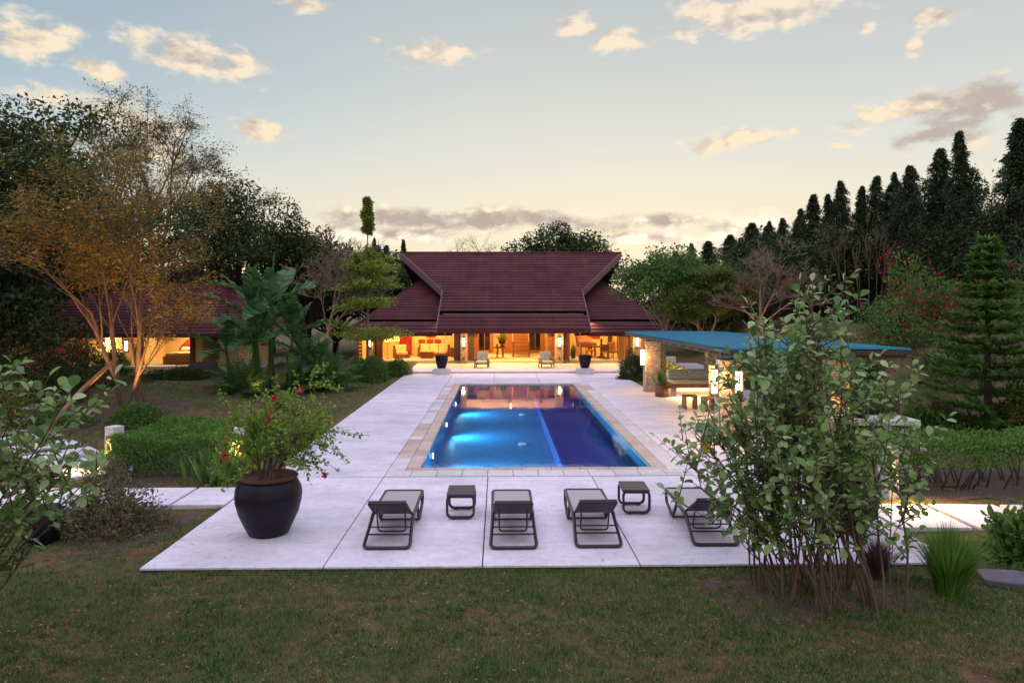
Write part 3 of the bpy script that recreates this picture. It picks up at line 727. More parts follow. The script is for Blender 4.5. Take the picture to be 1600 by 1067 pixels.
w.add([(ml(EY), EY, EZ-.22), (mr(EY), EY, EZ-.22), (mr(KY), KY, mz(KY)-T), (ml(KY), KY, mz(KY)-T)], [(3, 2, 1, 0)])
w.add([(ml(KY), KY, mz(KY)-T), (mr(KY), KY, mz(KY)-T), (mr(RY), RY, RZ-T), (ml(RY), RY, RZ-T)], [(3, 2, 1, 0)])
B(w, 'soffit', 'wood_dark', roof)
w = MB(); w.add([(ml(RY), RY, RZ+.06), (mr(RY), RY, RZ+.06), (7.2, 57, 2.3), (-5.5, 57, 2.3)], [(0, 1, 2, 3)]); w.add([(ml(RY), RY, RZ-T), (mr(RY), RY, RZ-T), (7.2, 57, 2.0), (-5.5, 57, 2.0)], [(3, 2, 1, 0)])
B(w, 'back_slope', 'tile_roof', roof)
for f, s in ((ml, -1), (mr, 1)):
    w = MB()
    for a, b in ((EY, KY), (KY, RY)):
        p = [(f(a), a, mz(a)+.09), (f(b), b, mz(b)+.09), (f(b), b, mz(b)-T-.02), (f(a), a, mz(a)-(.24 if a == EY else T)-.02)]
        w.slab(p, (s*.05, 0, 0))
    o = B(w, 'bargeboard', 'fascia', roof); fix_normals(o)
w = MB(); w.box(EX0, EY-.03, EZ-.26, EX1, EY-.002, EZ+.03); B(w, 'eave_board', 'tile_roof', roof)
w = MB(); w.box(EX0+.25, SY+.01, mz(SY)-.10, EX1-.25, SY+.20, mz(SY)-.04); B(w, 'gutter_bed', 'joint', roof)
w = MB(); w.box(EX0+.22, SY-.015, mz(SY)-.02, EX1-.22, SY+.004, mz(SY)+.085); B(w, 'gutter_lip', 'fascia', roof)
w = MB(); w.tube([(ml(RY)-.05, RY, RZ+.07), (mr(RY)+.05, RY, RZ+.07)], .09, 8); B(w, 'ridge_cap', 'tile_roof', roof)
# wing roofs (one each side): hipped ends
WEY, WEZ, WRY, WRZ = 40.0, 2.06, 47.0, 5.3
wz = lambda y: WEZ+(WRZ-WEZ)*(y-WEY)/(WRY-WEY)
for s in (-1, 1):
    tip = lambda y: .82+s*(9.75-(9.75-6.28)*(y-WEY)/(WRY-WEY))
    inn = lambda y: (EX0 if s < 0 else EX1)-s*.8
    xl = tip if s < 0 else inn; xr_ = inn if s < 0 else tip
    w = MB(); gy = 41.2
    roof_courses(w, WEY, WEZ, gy, wz(gy), 3, xl, xr_); roof_courses(w, gy+.22, wz(gy+.22)+.09, WRY, WRZ+.04, 17, xl, xr_)
    wr = B(w, 'wing_roof', 'tile_roof')
    w = MB(); e = s*.04
    w.add([(tip(WEY), WEY, WEZ+.03), (tip(WRY), WRY, WRZ+.03), (tip(WEY), 55, WEZ+.03)], [(0, 1, 2)]); w.add([(tip(WRY), WRY, WRZ), (inn(WRY), WRY, WRZ), (inn(WRY), 55, WEZ), (tip(WEY), 55, WEZ)], [(0, 1, 2, 3)])
    B(w, 'hip_slope', 'tile_roof', wr)
    w = MB(); w.tube([(tip(WEY), WEY, WEZ+.05), (tip(WRY), WRY, WRZ+.06)], .07, 6); w.tube([(tip(WRY), WRY, WRZ+.06), (inn(WRY), WRY, WRZ+.06)], .07, 6); B(w, 'ridge_cap', 'tile_roof', wr)
    w = MB(); x0, x1 = sorted((tip(WEY), inn(WEY)+s*.9)); w.box(x0, WEY-.03, WEZ-.20, x1, WEY-.002, WEZ+.04); B(w, 'eave_board', 'tile_roof', wr)
    x0, x1 = sorted((tip(gy)-s*.5, (EX0 if s < 0 else EX1)+s*.15))
    w = MB(); w.box(x0, gy+.01, wz(gy)-.08, x1, gy+.20, wz(gy)-.02); B(w, 'gutter_bed', 'joint', wr)
    w = MB(); w.box(x0, gy-.015, wz(gy)-.02, x1, gy+.004, wz(gy)+.075); B(w, 'gutter_lip', 'fascia', wr)
    w = MB(); x0, x1 = sorted((tip(WEY), inn(WEY))); w.add([(x0, WEY, WEZ-.16), (x1, WEY, WEZ-.16), (max(tip(46.3), inn(46.3)), 46.3, wz(46.3)-.2), (min(tip(46.3), inn(46.3)), 46.3, wz(46.3)-.2)], [(3, 2, 1, 0)]); B(w, 'soffit', 'wood_dark', wr)
    # gable wall between the wing and the raised main roof
    x = (EX0 if s < 0 else EX1)-s*.3
    w = MB(); w.slab([(x, 42.5, 2.6), (x, RY+3.5, 2.6), (x, RY+3.5, 5.2), (x, RY, RZ-.35), (x, 42.5, mz(42.5)-.4)], (s*.12, 0, 0)); o = B(w, 'gable_wall', 'wood_dark'); fix_normals(o)
# floors, walls, ceilings
w = MB(); w.box(-8.7, 42.35, -.3, 10.3, 54, .25); B(w, 'floor', 'white', bevel=.01)
w = MB(); w.box(-8.7, 46.6, .25, -2.0, 46.75, 2.9); w.box(-2.0, 49.6, .25, 3.75, 49.75, 3.2); w.box(3.75, 47.5, .25, 7.62, 47.65, 2.9); w.box(8.35, 47.5, .25, 10.2, 47.65, 2.9); w.box(7.62, 47.5, 2.3, 8.35, 47.65, 2.9)
w.box(7.5, 49.5, .25, 8.6, 49.6, 2.6)
B(w, 'wall', 'wall_cream')
for q in ((-2.1, -1.98, 49.6, 3.1), (3.72, 3.84, 49.6, 3.1), (-8.7, -8.58, 46.6, 2.8), (10.08, 10.2, 47.5, 2.8)): w = MB(); w.box(q[0], 42.7, .25, q[1], q[2], q[3]); B(w, 'wall', 'wall_cream')
w = MB(); w.box(-8.7, 42.5, 2.74, -1.98, 46.75, 2.82); w.box(3.84, 42.5, 2.74, 10.2, 49.7, 2.82); w.box(-1.98, 42.4, 3.12, 3.72, 49.75, 3.2); B(w, 'ceiling', 'wood_orange')
w = MB()
for a, b in ((-1.95, .70), (.82, 3.72)): w.box(a, 42.25, 2.03, b, 42.33, 2.62)
B(w, 'transom', 'wall_cream')
w = MB(); w.box(-1.96, 42.15, 1.94, 3.48, 42.24, 2.03)
for x in (.68, 2.62): w.box(x-.09, 42.12, 2.03, x+.09, 42.23, 2.3)
B(w, 'lintel_beam', 'wood_dark')
for q in ((-8.7, -2.35), (4.0, 10.2)): w = MB(); w.box(q[0], 42.1, 1.98, q[1], 42.24, 2.3); B(w, 'lintel_beam', 'wood_dark')
# stone pillars with wall lamps
def sconce(par, x, y, z, h=.62, wd=.15, dep=.16, face=(0, -1)):
    fx, fy = face; w = MB()
    cx, cyy = x+fx*dep*.5, y+fy*dep*.5
    c = MB(); c.tube([(cx, cyy, z-h*.42), (cx, cyy, z+h*.42)], wd*.48, 14)
    w.cbox((cx-fx*dep*.46, cyy-fy*dep*.46, z), (.03 if fx else wd*1.5, .03 if fy else wd*1.5, h*1.15))
    w.cbox((cx+fx*wd*.54, cyy+fy*wd*.54, z), (.022, .022, h*1.1)); w.cbox((cx, cyy, z+h*.45), (wd*1.05, wd*1.05, .03)); w.cbox((cx, cyy, z-h*.45), (wd*1.05, wd*1.05, .03))
    o = w.build('wall_lamp', M['wood_dark'], par, world=True); c.build('glass', M['lamp'], o, world=True, smooth=True)
    return o
def pillar(x0, x1, y0, y1, z0, z1, par, m='stone', sc=True, sz=None):
    w = MB(); w.box(x0, y0, z0, x1, y1, z1); p = w.build('pillar', M[m], par, world=True, bevel=.015)
    if sc: sconce(p, (x0+x1)/2, y0, sz or 1.42)
    return p
for x0, x1 in ((-2.33, -1.96), (3.48, 4.0), (-8.1, -7.67), (8.27, 8.8)):
    p = pillar(x0, x1, 41.95, 42.5, .10, 2.7, V)
    w = MB(); w.cbox(((x0+x1)/2, 41.93, .42), (.11, .05, .10)); B(w, 'socket', 'tube', p); lamp('POINT', 'sconce_light', ((x0+x1)/2, 41.55, 1.45), 26, (1, .56, .18), .1)
# sliding timber panels
for x0, x1, m in ((-2.74, -2.36, 'wood_dark'), (-1.93, -1.88, 'wood_orange'), (-1.86, -1.52, 'wood_dark'), (-1.5, -1.33, 'wood'), (3.05, 3.45, 'wood'), (4.03, 4.40, 'wood'), (-7.64, -7.16, 'wood'), (7.45, 7.8, 'wood_orange'), (7.84, 8.2, 'wood_orange')):
    w = MB(); y = 42.3; w.box(x0, y, .26, x1, y+.06, 1.97)
    n = max(1, int((x1-x0)/.12))
    for i in range(n+1): 
        xx = x0+(x1-x0)*i/n; w.box(xx-.012, y-.016, .27, xx+.012, y+.001, 1.96)
    for z in (.28, 1.1, 1.92): w.box(x0, y-.014, z, x1, y+.002, z+.05)
    B(w, 'sliding_panel', m)
w = MB()
for i in range(9): w.box(-8.66, 42.0, .15+i*.22, -8.38, 42.05, .26+i*.22)
w.box(-8.68, 41.98, .1, -8.63, 42.08, 2.1); w.box(-8.41, 41.98, .1, -8.36, 42.08, 2.1); B(w, 'lattice_screen', 'wood')
# windows of the hall
for x0, x1 in ((-1.42, -.62), (2.22, 3.08)):
    w = MB(); z0, z1 = .45, 2.3
    for a, b, c, d in ((x0-.1, x1+.1, z1, z1+.1), (x0-.1, x1+.1, z0-.1, z0), (x0-.1, x0, z0, z1), (x1, x1+.1, z0, z1), ((x0+x1)/2-.02, (x0+x1)/2+.02, z0, z1)): w.box(a, 49.5, c, b, 49.58, d)
    f = B(w, 'window', 'wood_orange'); w = MB(); w.box(x0, 49.53, z0, x1, 49.56, z1); B(w, 'pane', 'glass', f)
w = MB()
for x in (-.5, 2.0, 3.15): w.box(x-.13, 49.4, .25, x+.13, 49.6, 3.1)
w.box(.3, 49.45, .25, 1.9, 49.55, 3.1); B(w, 'timber_post', 'wood_orange')
# open stair
w = MB()
for x in (.93, 2.0):
    w.slab([(x, 45.2, .26), (x, 45.5, .26), (x, 48.6, 3.0), (x, 48.3, 3.0)], (.07, 0, 0)); w.box(x, 45.15, .25, x+.07, 45.24, 1.3)
for i in range(11): w.box(1.0, 45.25+i*.28, .43+i*.235, 2.0, 45.53+i*.28, .48+i*.235)
for x in (.95, 2.02):
    w.tube([(x, 45.2, 1.25), (x, 48.3, 3.05)], .03, 6)
    for i in range(6): w.tube([(x, 45.4+i*.5, .45+i*.42), (x, 45.4+i*.5, 1.36+i*.29)], .015, 5)
o = B(w, 'staircase', 'wood'); fix_normals(o)
# kitchen seen through the opening
w = MB(); w.box(7.6, 49.0, .25, 8.4, 49.45, 1.05); B(w, 'kitchen_counter', 'wood_orange'); w = MB(); w.box(7.6, 49.1, 1.25, 8.2, 49.45, 1.55); w.box(7.6, 49.1, 1.7, 8.2, 49.45, 1.8); B(w, 'kitchen_shelf', 'wood_dark')
# room lights
for x, y, e, s in ((-4.6, 44.6, 230, 3.2), (-6.9, 44.4, 75, 1.2), (.9, 46.2, 400, 3), (6.4, 45.0, 250, 3), (8, 48.7, 80, .6)):
    lamp('AREA', 'room_light', (x, y, 2.70 if not -2 < x < 3.7 else 3.05), e, (1, .47, .10), s, (x, y, 0))
for x in (-4.8, -3, -1, .9, 2.9, 5.2, 7.0): lamp('SPOT', 'eave_downlight', (x, 41.3, 3.05 if EX0 < x < EX1 else 2.36), 420, (1, .55, .18), .06, (x, 40.2, 0), 125, .9)
lamp('AREA', 'eave_strip', (.85, 41.6, 2.75), 380, (1, .50, .13), 5, (.85, 42.6, 2.2), sy=.2)
# ================================================================== furniture of the villa
def sofa(name, label, cat, loc, w_, rz=0, frame='wood', group=None, d=.85):
    t = thing(name, label, cat, loc, rz, group); h = w_/2
    f = MB(); f.box(-h, -.02, .08, h, d, .22)
    for x in (-h, h-.1): f.box(x, 0, 0, x+.1, d, .62)
    f.box(-h, d-.08, .2, h, d, .78); f.build('frame', M[frame], t, bevel=.012)
    n = max(1, round(w_/.8))
    for i in range(n):
        a = -h+.12+(w_-.24)*i/n; b = a+(w_-.24)/n-.01
        MB().box(a, .02, .22, b, d-.1, .42).build('seat_cushion', M['cushion'], t, bevel=.05, seg=3)
        MB().cbox(((a+b)/2, d-.17, .62), (b-a-.02, .16, .46), rx=R(-8)).build('back_cushion', M['cushion'], t, bevel=.05, seg=3)
    return t
sofa('sofa', 'long cream sofa against the back wall of the living room', 'sofa', (-4.35, 45.6, .25), 2.1)
sofa('armchair', 'cream daybed under the red curtain in the living room', 'daybed', (-6.25, 44.4, .25), 1.0, R(15))
t = thing('coffee_table', 'low red brown coffee table in front of the cream sofa', 'table', (-4.65, 44.5, .25)); w = MB(); w.box(-.45, -.3, .34, .45, .3, .42); w.build('tabletop', M['wood'], t, bevel=.01)
w = MB(); w.box(-.4, -.26, 0, .4, .26, .337); w.build('base', M['wood'], t)
t = thing('side_cabinet', 'small wooden cabinet with ornaments at the right end of the living room', 'cabinet', (-2.75, 44.8, .25)); MB().box(-.4, -.22, .06, .4, .22, .62).build('body', M['wood'], t, bevel=.01); MB().box(-.44, -.26, .62, .44, .26, .66).build('top', M['wood'], t)
MB().lathe([(.05, .66), (.11, .75), (.06, .95), (.04, 1.0), (.06, 1.05)], 14).build('ornament', M['rust'], t, smooth=True)
for k, (x, y) in enumerate(((-7.15, 44.2), (-6.75, 45.1))):
    t = thing('floor_lamp', ['floor lamp with glowing yellow drum shade nearest the left pillar', 'floor lamp with glowing yellow drum shade beside the red curtain'][k], 'lamp', (x, y, .25), 0, 'drum shade floor lamps in the living room')
    MB().tube([(0, 0, .02), (0, 0, 1.1)], .015, 8).build('pole', M['wood_dark'], t); MB().lathe([(.16, 0), (.16, .02), (.02, .04)], 18).build('base', M['wood_dark'], t)
    MB().lathe([(.20, 1.08), (.23, 1.08), (.21, 1.45), (.19, 1.45)], 24).build('lamp_shade', M['lamp_soft'], t, smooth=True); lamp('POINT', 'floor_lamp_bulb', (x, y-.05, 1.95), 22, WARM, .08)
t = thing('curtain', 'tall red curtain hanging on the living room wall', 'curtain', (-6.3, 46.4, .3)); w = MB()
pts = [(-.42+i*.84/40, .04*math.sin(i*1.1)) for i in range(41)]
for (x, y) in pts: w.v += [(x, y, 0), (x, y, 2.3)]
w.f = [(2*i, 2*i+2, 2*i+3, 2*i+1) for i in range(40)]; w.build('fabric', M['red_cloth'], t, smooth=True); MB().tube([(-.5, 0, 2.32), (.5, 0, 2.32)], .02, 8).build('rod', M['wood_dark'], t)
for k, px in enumerate((659, 672, 684)):
    c = W(px, 533, 46.5); t = thing('framed_picture', ['leftmost of three small red pictures above the sofa', 'middle one of three small red pictures above the sofa', 'rightmost of three small red pictures above the sofa'][k], 'picture', (c.x, 46.57, c.z), 0, 'small pictures above the sofa')
    MB().box(-.22, -.03, -.13, .22, 0, .13).build('frame', M['wood'], t, bevel=.01); MB().box(-.15, -.038, -.08, .15, -.031, .08).build('canvas', M['red_cloth'], t)
c = W(673, 523, 46.4); t = thing('wall_carving', 'red pointed carving mounted high above the sofa', 'carving', (c.x, 46.55, c.z)); MB().slab([(-.35, 0, -.16), (.35, 0, -.16), (.22, 0, .0), (.1, 0, .24), (-.1, 0, .24), (-.22, 0, 0)], (0, -.06, 0)).build('panel', M['red_cloth'], t, bevel=.01)
# hall
t = thing('console_table', 'round wooden table with a spiky plant in the middle of the hall', 'table', (.1, 45.0, .25)); MB().lathe([(.42, .62), (.45, .64), (.45, .70), (.0, .70)], 24).build('tabletop', M['wood'], t); w = MB()
for a in range(4): w.tube([(.28*math.cos(a*1.57+.6), .28*math.sin(a*1.57+.6), 0), (.22*math.cos(a*1.57+.6), .22*math.sin(a*1.57+.6), .63)], .035, 6)
w.build('leg', M['wood'], t)
for x in (-.2, .05, .25): MB().lathe([(.05, .70), (.08, .78), (.05, .9), (.03, .92)], 12, (x, -.2, 0)).build('ornament', M['wood_orange'], t, smooth=True)
t = tuft('potted_palm', 'spiky fan leaved plant in a vase on the hall table', (.22, 45.05, 1.15), .8, 1.0, 60, .09, 'lf_olive', 5, 'plant', .5); MB().lathe([(.08, -.2), (.14, -.1), (.10, .05), (.08, .08)], 14).build('vase', M['rust'], t, smooth=True)
# dining room: grand piano, table and chairs, painting
c = W(913, 541, 46.4); t = thing('grand_piano', 'dark red grand piano with its lid raised in the dining room', 'piano', (5.95, 46.0, .25))
w = MB(); out = [(-.6, -.5), (.6, -.5), (.6, .2), (.45, .55), (.1, .7), (-.25, .95), (-.6, .95)]
w.slab([(x, y, .62) for x, y in out], (0, 0, .30)); w.build('case', M['wood'], t, bevel=.01)
w = MB(); w.slab([(-.62, -.45, .93), (-.62, .93, .93), (-.72, .75, 1.55), (.35, -.3, 1.2), (.2, -.45, 1.0)], (0.02, 0, .03)); w.slab([(-.6, .5, .93), (.3, .4, .95), (-.75, .4, 1.75)], (0, .03, 0)); o = w.build('lid', M['wood'], t); fix_normals(o)
for x, y in ((-.5, -.4), (.5, -.4), (-.3, .75)): MB().tube([(x, y, 0), (x, y, .62)], [.035, .055], 8).build('leg', M['wood'], t)
t = thing('dining_table', 'round dark dining table at the front of the dining room', 'table', (6.75, 44.7, .25)); MB().lathe([(.62, .70), (.65, .72), (.65, .76), (0, .76)], 28).build('tabletop', M['wood_dark'], t); MB().lathe([(.3, 0), (.28, .05), (.08, .12), (.08, .70)], 14).build('pedestal', M['wood_dark'], t)
t0 = None
def dchair():
    t = thing('dining_chair', 'x', 'chair', (0, 0, 0), 0, 'wooden chairs around the dining table')
    MB().box(-.22, -.22, .42, .22, .22, .47).build('seat', M['wood'], t, bevel=.01); w = MB(); w.cbox((0, .22, .72), (.42, .035, .44), rx=R(-7)); w.build('backrest', M['wood'], t, bevel=.01)
    for x in (-.19, .19):
        for y in (-.19, .19): MB().box(x-.022, y-.022, 0, x+.022, y+.022, .42).build('leg', M['wood'], t)
    return t
dc = dchair()
dl = [('wooden dining chair turned back to the pool nearest the camera side', 6.85, 43.75, 180), ('wooden dining chair right of the round table with its side showing', 7.65, 44.5, -85), ('wooden dining chair beyond the right edge of the round table', 7.3, 45.4, -40), ('wooden dining chair left of the round table near the dark pot', 5.9, 44.5, 80), ('wooden dining chair behind the round table near the piano', 6.2, 45.4, 30)]
for k, (lb, x, y, rz) in enumerate(dl):
    if k == 0: dc.location = (x, y, .25); dc.rotation_euler.z = R(rz); dc['label'] = lb
    else: dup(dc, (x, y, .25), R(rz), lb)
t = tuft('flower_vase', 'small vase of leafy stems on the dining table', (6.75, 44.7, 1.22), .25, .4, 30, .04, 'lf_mid', 9, 'vase', .4); MB().lathe([(.06, -.2), (.09, -.1), (.05, 0)], 12).build('vase', M['rust'], t, smooth=True)
c = W(928, 525.5, 47.4); t = thing('painting', 'wide red painting on the dining room wall', 'painting', (c.x, 47.48, c.z)); MB().box(-.45, -.03, -.17, .45, 0, .17).build('frame', M['wood'], t, bevel=.01); MB().box(-.38, -.04, -.11, .38, -.031, .11).build('canvas', M['red_cloth'], t)
tuft('potted_palm', 'leafy indoor plant at the left corner of the dining room', (4.75, 43.4, .3), .5, 1.0, 40, .10, 'lf_mid', 12, 'plant', .6)
# terrace chairs
def lounge_chair():
    t = thing('lounge_chair', 'x', 'armchair', (0, 0, 0), 0, 'low armchairs on the terrace'); w = MB()
    for x in (-.37, .37):
        w.box(x-.035, -.38, 0, x+.035, -.30, .48); w.box(x-.035, .30, 0, x+.035, .38, .50); w.box(x-.05, -.42, .482, x+.05, .42, .53)
    w.box(-.335, -.38, .20, .335, -.32, .28); w.box(-.335, .32, .20, .335, .38, .28); w.build('frame', M['wood_teak'], t, bevel=.006)
    MB().cbox((0, -.02, .33), (.64, .68, .14), rx=R(4)).build('seat_cushion', M['cushion'], t, bevel=.04, seg=3); MB().cbox((0, .36, .62), (.64, .15, .56), rx=R(-14)).build('back_cushion', M['cushion'], t, bevel=.05, seg=3)
    MB().cbox((.08, .22, .53), (.36, .11, .34), rx=R(-20)).build('pillow', M['pattern'], t, bevel=.05, seg=3)
    return t
lc = lounge_chair(); c = W(753, 573, 39.2); lc.location = (c.x, 39.3, .10); lc.rotation_euler.z = R(-6); lc['label'] = 'teak armchair with cream cushions on the terrace by the left stone pillar'
c = W(854, 573, 39.2); dup(lc, (c.x, 39.3, .10), R(8), 'teak armchair with cream cushions on the terrace by the right stone pillar')
# pots on white pedestals with rain chains
def bigpot(name, label, loc, prof, cat='pot', rim=True, soil=None, m='pot', n=40):
    t = thing(name, label, cat, loc); MB().lathe(prof, n).build('body', M[m], t, smooth=True); return t
for k, px in enumerate((690, 914.5)):
    c = W(px, 584, 36.6); side = ('left', 'right')[k]
    t = thing('pedestal', ['white stone pedestal under the dark pot on the living room side', 'white stone pedestal under the dark pot on the dining room side'][k], 'pedestal', (c.x, 36.7, 0), 0, 'white pedestals at the terrace edge'); MB().box(-.45, -.4, 0, .45, .4, .28).build('block', M['white'], t, bevel=.015)
    MB().box(-.34, -.3, .281, .34, .3, .30).build('plinth', M['white'], t)
    t = bigpot('planter_pot', ['dark round pot on the pedestal on the living room side', 'dark round pot on the pedestal on the dining room side'][k], (c.x, 36.7, .30), [(.20, 0), (.24, .05), (.33, .42), (.345, .56), (.33, .64), (.36, .66), (.36, .70), (.31, .70), (.29, .6), (0, .6)]); t['group'] = 'dark pots on the white pedestals'
    t = thing('rain_chain', ['rain chain hanging from the eave above the pot on the living room side', 'rain chain hanging from the eave above the pot on the dining room side'][k], 'rain chain', (c.x, 38.9, .9), 0, 'rain chains under the eaves'); t.location.y = 36.72+2.15; t.location.z = .95
    w = MB(); n = 11
    for i in range(n): w.lathe([(.012, i*.105), (.045, i*.105+.075), (.02, i*.105+.03)], 8)
    w.tube([(0, 0, 0), (0, 0, n*.105+.02)], .006, 5); w.build('cups', M['steel'], t)
# ================================================================== GUEST HOUSE (left)
Gh = thing('guest_house', 'low guest house with brown tiled roof and lit bedroom behind the feathery tree', 'house', (-19, 38, 0))
BG = lambda mb, name, m, par=Gh, **k: mb.build(name, M[m], par, world=True, **k)
gl_ = lambda y: -28.5+(y-36.5)*.75; gr_ = lambda y: -12.45-(y-36.5)*.75
w = MB(); roof_courses(w, 36.5, 2.12, 43, 5.0, 18, gl_, gr_); gr = BG(w, 'roof', 'tile_roof')
w = MB(); w.add([(gr_(36.5), 36.5, 2.15), (gr_(36.5), 49.5, 2.15), (gr_(43), 43, 5.04)], [(0, 1, 2)]); w.add([(gl_(43), 43, 5), (gr_(43), 43, 5), (gr_(36.5), 49.5, 2.1), (gl_(36.5), 49.5, 2.1)], [(0, 1, 2, 3)]); BG(w, 'hip_slope', 'tile_roof', gr)
w = MB(); w.add([(gl_(36.5), 36.5, 1.98), (gr_(36.5), 36.5, 1.98), (gr_(36.5), 42, 2.6), (gl_(36.5), 42, 2.6)], [(3, 2, 1, 0)]); BG(w, 'soffit', 'wood_dark', gr)
w = MB(); w.box(gl_(36.5), 36.47, 1.96, gr_(36.5), 36.497, 2.16); BG(w, 'eave_board', 'tile_roof', gr)
w = MB(); w.box(-28, 37.4, -.3, -14.2, 46, .30); BG(w, 'floor', 'white')
w = MB(); w.box(-28, 43.0, .3, -14.4, 43.15, 2.7); w.box(-20.9, 38.0, .3, -20.75, 43, 2.6); w.box(-16.9, 38.25, .3, -14.4, 38.4, 2.6); w.box(-14.55, 38.4, .3, -14.4, 43, 2.6); w.box(-28, 38.0, .3, -24.6, 38.15, 2.6); w.box(-21.6, 38.0, .3, -20.9, 38.15, 2.6); w.box(-24.3, 41, .3, -21, 41.15, 2.6); BG(w, 'wall', 'wall_cream')
w = MB(); w.box(-27.9, 38, 2.62, -14.4, 43, 2.7); BG(w, 'ceiling', 'wood_orange')
w = MB(); w.box(-19.75, 37.95, .3, -19.55, 38.1, 2.4); w.box(-17.0, 37.95, .3, -16.75, 38.1, 2.4); w.box(-20.9, 37.95, 2.05, -14.4, 38.1, 2.35); BG(w, 'door_frame', 'wood_dark')
for x in (-24.7, -23.2): w = MB(); w.box(x, 37.9, .3, x+.45, 38.02, 2.3); BG(w, 'door_panel', 'wood')
for x0, x1, y in ((-22.75, -22.3, 38.0), (-16.4, -15.5, 38.18)):
    w = MB()
    for i in range(int((x1-x0)/.11)+1): w.box(x0+i*.11, y, .5, x0+i*.11+.025, y+.03, 2.1)
    for i in range(14): w.box(x0, y-.003, .5+i*.12, x1, y+.027, .525+i*.12)
    BG(w, 'lattice_screen', 'wood_dark')
for x in (-21.75, -20.45): sconce(Gh, x, 37.99, 1.45)
lamp('POINT', 'entry_lamp', (-21.75, 37.6, 1.6), 220, (1, .6, .22), .08); lamp('AREA', 'entry_light', (-22.6, 39.2, 2.5), 520, (1, .56, .18), 1.6, (-22.6, 38.6, 0)); lamp('AREA', 'bedroom_light', (-18.2, 40.4, 2.5), 900, (1, .56, .18), 2.2, (-18.2, 40.4, 0)); lamp('SPOT', 'ledge_light', (-18.5, 37.2, 1.9), 130, (1, .6, .22), .1, (-18.5, 37.0, 0), 130, .8)
lamp('AREA', 'eave_glow', (-26, 38.6, 2.4), 120, (1, .56, .18), 1.5, (-26, 37.5, 0))
t = thing('bed', 'wide bed with a red arched headboard in the guest bedroom', 'bed', (-18.2, 40.6, .3)); MB().box(-1.0, -1.0, .08, 1.0, 1.0, .34).build('bed_base', M['wood_orange'], t, bevel=.01); MB().box(-.97, -.97, .345, .97, .97, .62).build('mattress', M['cushion'], t, bevel=.06, seg=3)
w = MB(); ar = [(-1.1, .1)]+[(-1.1+2.2*i/20, .80+.75*math.sin(math.pi*i/20)) for i in range(21)]+[(1.1, .1)]; w.slab([(x, 1.05, z) for x, z in ar], (0, .09, 0)); o = w.build('headboard', M['red_cloth'], t); fix_normals(o)
for x in (-.45, .45): MB().cbox((x, .72, .74), (.7, .4, .18), rx=R(25)).build('pillow', M['cushion'], t, bevel=.07, seg=3)
MB().box(-1.02, -1.10, 0, 1.02, -1.02, .45).build('footboard', M['wood_orange'], t, bevel=.01)
t = thing('bedside_lamp', 'small lamp glowing on the right of the red headboard', 'lamp', (-16.75+.1, 41.6, .3)); MB().box(-.25, -.2, 0, .25, .2, .55).build('nightstand', M['wood_dark'], t); MB().lathe([(.08, .55), (.03, .6), (.03, .8)], 12).build('base', M['rust'], t); MB().lathe([(.17, .8), (.2, .8), (.12, 1.1), (.1, 1.1)], 18).build('lamp_shade', M['lamp_soft'], t, smooth=True); lamp('POINT', 'bedside_bulb', (-16.7, 41.4, 1.75), 25, WARM, .06)
t = thing('garden_ledge', 'long low white ledge below the guest bedroom', 'ledge', (-18.5, 36.6, 0)); MB().box(-2.1, -.3, .34, 2.1, .3, .46).build('slab', M['white'], t, bevel=.01)
for x in (-1.9, 1.6): MB().box(x, -.22, -.1, x+.3, .22, .337).build('leg', M['white'], t)
t = thing('stone_planter', 'square grey planter box at the right end of the white ledge', 'planter', (-15.7, 36.7, 0)); MB().box(-.6, -.4, -.1, .6, .4, .62).build('box', M['grey_stone'], t, bevel=.015); MB().box(-.53, -.33, .622, .53, .33, .63).build('soil', M['soil'], t)
# ================================================================== POOL PAVILION (right)
Pv = thing('pavilion', 'open pavilion with a flat teal metal roof on stone columns beside the pool', 'pavilion', (8, 24, 0))
BP = lambda mb, name, m, par=Pv, **k: mb.build(name, M[m], par, world=True, **k)
w = MB(); ax, bx, ay, by = 5.75, 10.4, 16.9, 31.2; n = 64; nx = 10
def rz_(x, y): return 2.40+(31-y)*.0075+.10*(1-((x-8.0)/2.6)**2)*.35
vv = []
for i in range(n+1):
    y = ay+(by-ay)*i/n
    for q in range(4):
        if i == n and q: break
        yy = y+(by-ay)/n*(0, .45, .5, .95)[q]; hh = (0, 0, .045, .045)[q]
        for k in range(nx+1): x = ax+(bx-ax)*k/nx; vv.append((x, yy, rz_(x, yy)+hh))
rows = len(vv)//(nx+1); w.v = vv; w.f = [(j*(nx+1)+k, j*(nx+1)+k+1, (j+1)*(nx+1)+k+1, (j+1)*(nx+1)+k) for j in range(rows-1) for k in range(nx)]
pr = BP(w, 'roof', 'teal')
w = MB()
for x in (ax+.04, bx-.12):
    w.slab([(x, ay+.05, rz_(x, ay)-.11), (x, by-.05, rz_(x, by)-.11), (x, by-.05, rz_(x, by)-.012), (x, ay+.05, rz_(x, ay)-.012)], (.08, 0, 0))
for x in (6.5, 8, 9.3): w.box(x-.06, ay+.1, 2.16, x+.06, by-.1, 2.34)
o = BP(w, 'edge_beam', 'wood_dark'); fix_normals(o)
w = MB()
for i in range(15): y = ay+.12+i*1.0; w.box(ax+.14, y-.04, 2.30, bx-.14, y+.04, 2.375+(31-y)*.006)
BP(w, 'rafter', 'wood_dark')
w = MB(); w.box(ax, ay-.02, 2.39, bx, ay+.04, 2.498); BP(w, 'fascia_board', 'wood_dark')
